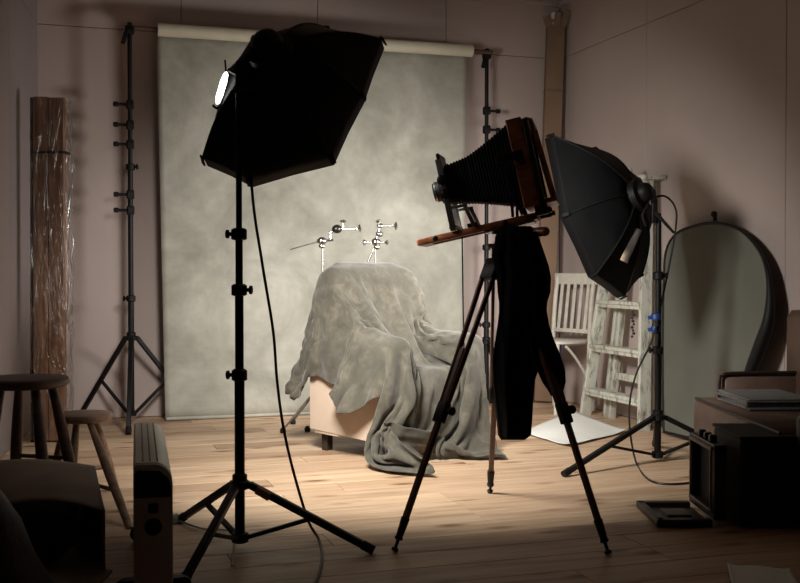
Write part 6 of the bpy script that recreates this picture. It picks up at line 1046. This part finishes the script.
# blue bag hanging from the seat edge
p = at_d(557.5, 380, 7.76)
hk_ = at_d(561, 343.5, 7.80)
o = MB().tube([p+U*.09, p.lerp(hk_, .5)+HF*.006, hk_], .005, 6, 4).loft([[p+U*z+RGT*(w_*math.cos(2*PI*j/14))+HF*(.02*math.sin(2*PI*j/14)) for j in range(14)] for z, w_ in ((.10, .012), (.07, .02), (.02, .027), (-.04, .028), (-.085, .02), (-.09, .008))]).build('blue_bag', BLUE, origin=p)
tag(o, 'small blue bag hanging at the white kitchen chair, behind the right tripod leg', 'bag')

# ------------------------------------------------------------------ step ladder
ld = thing('step_ladder', (3.62, 6.4, 0), 'chipped white wooden stepladder folded and leaning on the right wall', 'ladder')
L0, R0 = V((3.60, 6.78, 0)), V((3.60, 5.99, 0)); LT, RT_ = V((3.70, 6.49, 1.62)), V((3.70, 6.13, 1.62))
for a, b in ((L0, LT), (R0, RT_)): MB().bar(a, b, .085, .032, (1, 0, 0), .004).build('rail', CHIPPED, ld)
for zz in (.19, .50, .81, 1.12, 1.42):
    u = zz/1.62; a, b = L0.lerp(LT, u), R0.lerp(RT_, u)
    MB().bar(a, b, .10, .024, (1, 0, 0), .003).build('tread', CHIPPED, ld)
    MB().bar(a+V((-.035, 0, -.022)), b+V((-.035, 0, -.022)), .03, .012, (0, 0, 1), .002).build('tread_edge', CHIPPED, ld)
MB().box(((LT.x+.03), (LT.y+RT_.y)/2, 1.635), (.17, .46, .03), bevel=.006).build('top_cap', CHIPPED, ld)
l2, r2 = V((3.70, 6.66, 0)), V((3.70, 6.10, 0)); lt2, rt2 = V((3.765, 6.44, 1.60)), V((3.765, 6.17, 1.60))
for a, b in ((l2, lt2), (r2, rt2), (l2.lerp(r2, .14), lt2.lerp(rt2, .14)), (r2.lerp(l2, .14), rt2.lerp(lt2, .14))):
    MB().bar(a, b, .045, .03, (1, 0, 0), .003).build('support_rail', CHIPPED, ld)
for zz in (.30, 1.3):
    u = zz/1.6; MB().bar(l2.lerp(lt2, u), r2.lerp(rt2, u), .05, .018, (0, 0, 1), .003).build('support_rung', CHIPPED, ld)
for yy in (6.22, 6.40): MB().cone((3.62, yy, 1.64), (3.62, yy, 1.70), .022, .02, 10).build('cap_peg', CHIPPED, ld)
# beaded key cord hanging from a tread
p = at_d(633, 312, 6.95); q = MB()
for i in range(9): q.ball(p-U*(.02*i)+RGT*(.006*math.sin(i*2.1)), .009+.002*(i % 2), 8)
o = q.build('beaded_cord', CORD, origin=p); tag(o, 'short dark knotted cord hanging behind the ladder treads', 'cord')

# ------------------------------------------------------------------ oval background panel with black rim
pn = V((-1, 0, .10)).normalized(); pp = V((3.74, 5.5, 1.2))
out = [(664, 432), (663, 380), (663, 330), (664, 285), (666, 252), (676, 234), (694, 226), (716, 223), (738, 229), (754, 243), (765, 262), (770, 288), (769, 318), (761, 345), (750, 372), (740, 400), (730, 428), (705, 440)]
P = smooth_path([hit(x, y, pp, pn) for x, y in out]+[hit(*out[0], pp, pn)], 4)[:-1]
op = thing('background_panel', (3.62, 5.7, 0), 'large grey-green oval folding panel with black rim against the right wall', 'panel')
MB().poly(P, pn*-.012).build('panel_cloth', REFL, op, smooth=0)
def rimr(u):
    x = u*len(out); return .009+.030*math.exp(-((x-13.0)/2.0)**2)
MB().tube(P+[P[0]], rimr, 10).build('rim', BLACKP, op)
p = hit(715, 221, pp, pn); q = MB(); q.cone(p, p+U*.03, .012); q.ball(p+U*.04-RGT*.006, .020, 10); q.build('hanging_knob', BLACKP, op)

# ------------------------------------------------------------------ old leather armchair at the right with papers
A0, A1 = V((3.12, 4.72, 0)), V((2.76, 3.58, 0))
ed = (A1-A0).normalized(); bk_ = V((-ed.y, ed.x, 0))
if bk_.x < 0: bk_ = -bk_
ol = thing('leather_armchair', ((A0+A1)/2+bk_*.35), 'worn brown leather armchair in the dark by the right wall, papers on its seat', 'armchair')
Lc = (A1-A0).length
Rm = Matrix((ed, bk_, U)).transposed()
mid2 = (A0+A1)/2
MB().box(mid2+bk_*.28+U*.28, (Lc, .56, .20), Rm, .03).build('seat', TANLEATHER, ol, smooth=60)
MB().box(mid2+bk_*.28+U*.11, (Lc-.02, .52, .16), Rm, .01).build('seat_base', TANLEATHER, ol)
MB().tube([A0+U*.375+bk_*.012+ed*.02, A1+U*.375+bk_*.012], .008, 8).build('piping', PIPING, ol)
# far arm with dark piping
ar = A0-ed*.07
MB().box(ar+bk_*.40+U*.265, (.12, .50, .47), Rm, .03).build('arm', TANLEATHER, ol, smooth=60)
MB().tube([ar+ed*.06+bk_*.14+U*.02, ar+ed*.06+bk_*.14+U*.44, ar+ed*.06+bk_*.16+U*.485, ar+ed*.06+bk_*.21+U*.500, ar+ed*.06+bk_*.55+U*.505], .009, 8, 4).build('piping', PIPING, ol)
ar2 = A1+ed*.07
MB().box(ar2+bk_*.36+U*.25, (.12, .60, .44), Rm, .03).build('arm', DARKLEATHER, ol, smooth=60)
MB().box(mid2-ed*.09+bk_*.60+U*.45, (Lc+.18, .13, .74), Rm, .04).build('backrest', TANLEATHER, ol, smooth=60)
# stack of papers
ps = hit(763, 404, V((0, 0, .385)), V((0, 0, 1)))
for i in range(7):
    a = random.uniform(-.06, .06); Rr = Matrix.Rotation(a, 3, 'Z') @ Rm
    z = .388+i*.0068
    o = MB().box(ps+V((random.uniform(-.01, .01), random.uniform(-.01, .01), z-.385)), (.44-.02*random.random(), .31-.02*random.random(), .0064), Rr, .001).build('magazine', PAGES, origin=V((ps.x, ps.y, z)), smooth=0)
    tag(o, ('lowest', 'second lowest', 'third lowest', 'middle', 'third from the top', 'second from the top', 'topmost')[i]+' grey magazine of the stack on the leather armchair seat', 'magazine', 'magazines stacked on the leather armchair')

# ------------------------------------------------------------------ old box camera on the floor
Fn, Ff = flo(713, 528), flo(688, 508)                     # near and far foot of its front frame
ev = (Fn-Ff); W_ = ev.length; ev.normalize(); dv = V((-ev.y, ev.x, 0))
if dv.dot(RGT) < 0: dv = -dv
Rb = Matrix((ev, dv, U)).transposed(); m0 = (Fn+Ff)/2
W2 = .36; m0 = Fn-ev*W2/2
oc = thing('wooden_box_camera', m0+dv*.2, 'large black wooden box camera standing on the floor before the leather armchair', 'camera')
bodyW = .44
MB().box(m0+dv*.225+ev*.03+U*.185, (bodyW-.08, .25, .35), Rb, .012).build('camera_body', CABINET, oc)
MB().box(m0+dv*.225+ev*.03+U*.365, (bodyW-.07, .26, .012), Rb, .003).build('lid', CABINET, oc)
q = MB()
for sx in (-1, 1): q.box(m0+ev*sx*(W2/2-.014)+dv*.03+U*.18, (.028, .05, .30), Rb, .004)
q.box(m0+dv*.03+U*.315, (W2, .05, .03), Rb, .004); q.box(m0+dv*.03+U*.045, (W2, .05, .03), Rb, .004)
q.build('front_frame', DKLEG, oc)
q = MB()
q.box(m0+dv*-.000+U*.312, (W2-.05, .008, .016), Rb, .002); q.box(m0+dv*-.000+U*.060, (W2-.05, .008, .016), Rb, .002)
for sx in (-1, 1): q.box(m0+ev*sx*(W2/2-.036)+U*.185, (.010, .008, .25), Rb, .001)
q.build('inner_moulding', plain('worn_edge', (.12, .08, .06, 1), .5), oc)
MB().box(m0+dv*.05+U*.18, (W2-.05, .01, .26), Rb).build('dark_panel', CABINET, oc)
q = MB()
q.box(m0-dv*.11+ev*(W2/2-.02)+U*.018, (.04, .22, .03), Rb, .004); q.box(m0-dv*.11-ev*(W2/2-.02)+U*.018, (.04, .22, .03), Rb, .004)
q.box(m0-dv*.21+U*.018, (W2, .03, .03), Rb, .004); q.box(m0-dv*.10+U*.010, (W2-.05, .2, .008), Rb)
q.build('drop_bed', DKLEG, oc)
q = MB(); q.box(m0-dv*.10+U*.02, (.12, .10, .012), Rb, .002); q.build('bed_plate', plain('dull_brass_plate', (.10, .075, .05, 1), .5), oc)
for k in (-.08, .0, .07): MB().box(m0+dv*.03+ev*k+U*.342, (.03, .03, .03), Rb, .006).build('catch', BRASS, oc)
# sheet of paper on the floor, lower right
def sheet(name, label, px, curl, seed, group=None, thick=.0015):
    P4 = [flo(*p) for p in px]; n = 22; rows = []
    for i in range(n+1):
        u = i/n; r = []
        for j in range(n+1):
            v = j/n; p = P4[0].lerp(P4[1], u).lerp(P4[3].lerp(P4[2], u), v)
            e = (abs(u-.5)*2)**6+(abs(v-.5)*2)**6
            z = .003+curl*e*(.5+.5*noise.noise(V((u*2.2+seed, v*2.2, seed))))+.004*abs(noise.noise(V((u*4, v*4+seed, 2))))
            r.append(V((p.x, p.y, z)))
        rows.append(r)
    c = sum(P4, V())/4
    o = MB().grid(rows).build(name, PAPER, origin=c, smooth=60, solid=thick); tag(o, label, 'paper'); return o
sheet('large_paper_sheet', 'large white sheet of paper lying on the floorboards beside the ladder', [(524, 434), (571, 412), (627, 433), (568, 448)], .02, 3.1)
sheet('paper_sheet', 'pale sheet of paper on the dark floor at the lower right edge', [(727, 566), (790, 573), (806, 600), (735, 600)], .012, 5.2)

# ------------------------------------------------------------------ stools
def stool(label, c, h, rad, m, leg_feet, seat_th=.035, leg_r=.017, group='wooden stools by the left wall'):
    t = thing('wooden_stool', V((c.x, c.y, 0)), label, 'stool', group)
    MB().lathe(V((c.x, c.y, h-seat_th)), U, [(0, rad*.90), (.006, rad*.97), (.014, rad), (seat_th-.008, rad), (seat_th-.002, rad*.97), (seat_th, rad*.9)], 40).build('seat', m, t)
    tops = []
    for f in leg_feet:
        f = V((f[0], f[1], 0)); d = f-V((c.x, c.y, 0)); tp_ = V((c.x, c.y, 0))+d*.48+U*(h-seat_th+.004)
        if d.length > rad*1.6: tp_ = V((c.x, c.y, 0))+d.normalized()*rad*.65+U*(h-seat_th+.004)
        MB().tube([f, f.lerp(tp_, .35), f.lerp(tp_, .7), tp_], lambda u: leg_r*(.85+.3*math.sin(PI*min(1, u*1.1))), 12, 3).build('leg', m, t); tops.append((f, tp_))
    n = len(tops)
    for i in range(n):
        a = tops[i][0].lerp(tops[i][1], .34 if i % 2 else .42); b = tops[(i+1) % n][0].lerp(tops[(i+1) % n][1], .34 if i % 2 else .42)
        MB().tube([a, (a+b)/2, b], .009, 8).build('stretcher', m, t)
    return t
c1 = at_d(25, 381, 4.45)
ft1 = [LD(*p) for p in ((-1.84, 4.30), (-1.39, 4.25), (-1.33, 4.56), (-1.74, 4.74))]
ft1 = [V((c1.x, c1.y, 0))+LD(a, b) for a, b in ((-.17, -.10), (.15, -.17), (.20, .10), (-.12, .19))]
stool('tall dark round wooden stool at the left edge, standing against the left wall', c1, c1.z+.016, .178, STOOLD, ft1, leg_r=.021, seat_th=.04)
c2 = at_d(84, 415, 4.72)
f2 = [flo(130, 529), V((c2.x, c2.y, 0))+LD(-.17, .02), V((c2.x, c2.y, 0))+LD(.08, .24), V((c2.x, c2.y, 0))+LD(-.03, -.13)]
stool('low lighter brown round stool between the tall stool and the heater', c2, c2.z+.01, .125, STOOLW, [f2[0], f2[2], f2[1], f2[3]], leg_r=.017)

# ------------------------------------------------------------------ heater
hn, hf = LD(-.755, 3.25), LD(-.975, 4.14)
hx = (hf-hn).normalized(); hw_ = V((hx.y, -hx.x, 0))      # hw_: to the right
HTp = .437
ht = thing('panel_heater', (hn+hf)/2, 'off-white electric panel heater standing end-on in the left foreground', 'heater')
def hring(p, wd_, z0, z1, r=.055):
    pts = [(-wd_/2, z0)]
    pts += [(wd_/2, z0)]
    for i in range(8):
        a = PI/2*i/7; pts.append((wd_/2-r+r*math.cos(a), z1-r*1.15+r*1.15*math.sin(a)))
    for i in range(4):
        a = PI/2*i/3; pts.append((-wd_/2+.012-.012*math.sin(a), z1-.012+.012*math.cos(a)))
    return [p+hw_*a+U*b for a, b in pts]
a_, b_ = hn+hx*.03, hf
MB().loft([hring(a_, .118, .06, HTp), hring(b_, .118, .06, HTp)]).build('casing', HEATER, ht, smooth=50)
MB().loft([hring(hn, .106, .07, HTp-.012), hring(hn+hx*.006, .118, .06, HTp-.002), hring(a_, .118, .06, HTp-.002)]).build('end_panel', HEATEND, ht, smooth=50)
q = MB()
for k in (-.030, -.008, .014): q.bar(a_+hx*.03+hw_*k+U*(HTp+.001), b_-hx*.03+hw_*k+U*(HTp+.001), .004, .004, hw_)
q.build('top_grille', plain('grille_grey', (.25, .25, .22, 1), .6), ht)  # darker grey ribs along the heater top
RH = Matrix((hw_, hx, U)).transposed()
MB().box(hn-hx*.002+U*.302, (.03, .008, .03), RH, .003).build('switch', BLACKP, ht)
MB().lathe(hn+U*.245, -hx, [(0, .026), (.006, .026), (.007, .022), (.014, .020), (.016, .012)], 20).build('dial', BLACKP, ht)
MB().loft([[p_+hw_*a+U*b for a, b in ((-.055, .335), (.055, .335), (.055, HTp-.075), (.045, HTp-.045), (.02, HTp-.022), (-.045, HTp-.018), (-.055, HTp-.028))] for p_ in (hn-hx*.004, hn+hx*.004)]).build('dark_top_band', CABINET, ht)
for p, fw_ in ((hn+hx*.10, .09), (hf-hx*.10, .045)):
    q = MB(); q.box(p+U*.045, (fw_*2+.02, .05, .03), RH, .01)
    for sx in (-1, 1): q.lathe(p+hw_*sx*fw_+U*.03-hx*.012, hx, [(0, .02), (.004, .03), (.02, .03), (.024, .02)], 14)
    q.build('foot', BLACKP, ht)
p = flo(173, 524); o = MB(); o.box(p+U*.02, (.05, .035, .04), Matrix.Rotation(.5, 3, 'Z'), .008); o.tube([p+V((.02, -.01, .015)), p+V((.10, -.14, .006)), p+V((.20, -.24, .006)), flo(232, 566, .006)], .004, 6, 6)
o = o.build('power_plug', GREYP, origin=p); tag(o, 'grey power plug with lead on the floor beside the heater', 'plug')

# ------------------------------------------------------------------ open carton, lower left
cF = 3.62; xr_ = LD((103-400)/F*cF, cF); xl_ = LD(-1.42, cF)
bxo = thing('open_carton', (xr_+xl_)/2, 'dusty cardboard box on its side with dark open front, below the stools', 'box')
ex = (xr_-xl_).normalized(); ey = (LD(-1.175, 4.1)-LD(-1.005, 3.62)).normalized()
Wc = (xr_-xl_).length; mc = (xr_+xl_)/2; Hc = .215; Dc = .50
Rc = Matrix((ex, V((-ex.y, ex.x, 0)), U)).transposed(); Rs = Matrix((V((ey.y, -ey.x, 0)), ey, U)).transposed(); tk = .006
MB().poly([xl_+U*.003, xr_+U*.003, xr_+ey*Dc+U*.003, xl_+ey*Dc+U*.003], U*tk).build('box_bottom', CARDB, bxo)
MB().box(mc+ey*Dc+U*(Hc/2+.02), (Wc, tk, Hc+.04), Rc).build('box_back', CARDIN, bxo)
for p in (xl_, xr_): MB().box(p+ey*Dc/2+U*Hc/2, (tk, Dc, Hc), Rs).build('box_side', CARDB, bxo)
# bulging top board, raised at the back
rows = []
for i in range(13):
    v = i/12; r = []
    for j in range(17):
        u = j/16
        z = Hc+.004+(.075*v)*(1-.25*u)+.028*math.sin(PI*u)*(1-.4*v)-.012*(1-v)*(abs(u-.55)*2)**3
        r.append(xl_.lerp(xr_, u)+ey*(Dc*v-.01)+U*z)
    rows.append(r)
MB().grid(rows).build('lid_flap', CARDB, bxo, solid=.006)
MB().box(mc-ey*.09+U*.004, (Wc*.98, .18, .006), Rc).build('front_flap', CARDB, bxo)
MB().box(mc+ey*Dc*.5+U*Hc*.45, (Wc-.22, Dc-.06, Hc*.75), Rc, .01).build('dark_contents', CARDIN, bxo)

# ------------------------------------------------------------------ slouching bag at the very lower left
bp = LD(-1.12, 2.85)
bg = thing('leather_bag', bp, 'dark brown slouching leather bag in the lower left corner of the photo', 'bag')
rings = []
for z, x0, x1, dy in ((.0, -.30, .25, .13), (.05, -.31, .235, .15), (.15, -.31, .185, .15), (.25, -.30, .13, .14), (.35, -.28, .085, .11), (.43, -.25, .045, .07), (.48, -.22, .01, .03)):
    r = []
    for j in range(32):
        a = 2*PI*j/32; cx, sx = math.cos(a), math.sin(a)
        cx = math.copysign(abs(cx)**.6, cx); sx = math.copysign(abs(sx)**.6, sx)
        k = 1+.05*noise.noise(V((cx*2, sx*2, z*7)))
        r.append(bp+RGT*((x0+x1)/2+(x1-x0)/2*cx*k)+HF*(dy*sx*k)+U*z)
    rings.append(r)
MB().loft(rings).build('bag_body', DARKLEATHER, bg, smooth=70)
MB().tube([bp+RGT*-.20+U*.47, bp+RGT*-.19+U*.56, bp+RGT*-.08+U*.57, bp+RGT*-.05+U*.47], .010, 8, 6).build('handle', DARKLEATHER, bg)
MB().tube([bp+RGT*-.22+U*.482, bp+RGT*.0+U*.482], .006, 6).build('zip', BRASS, bg)
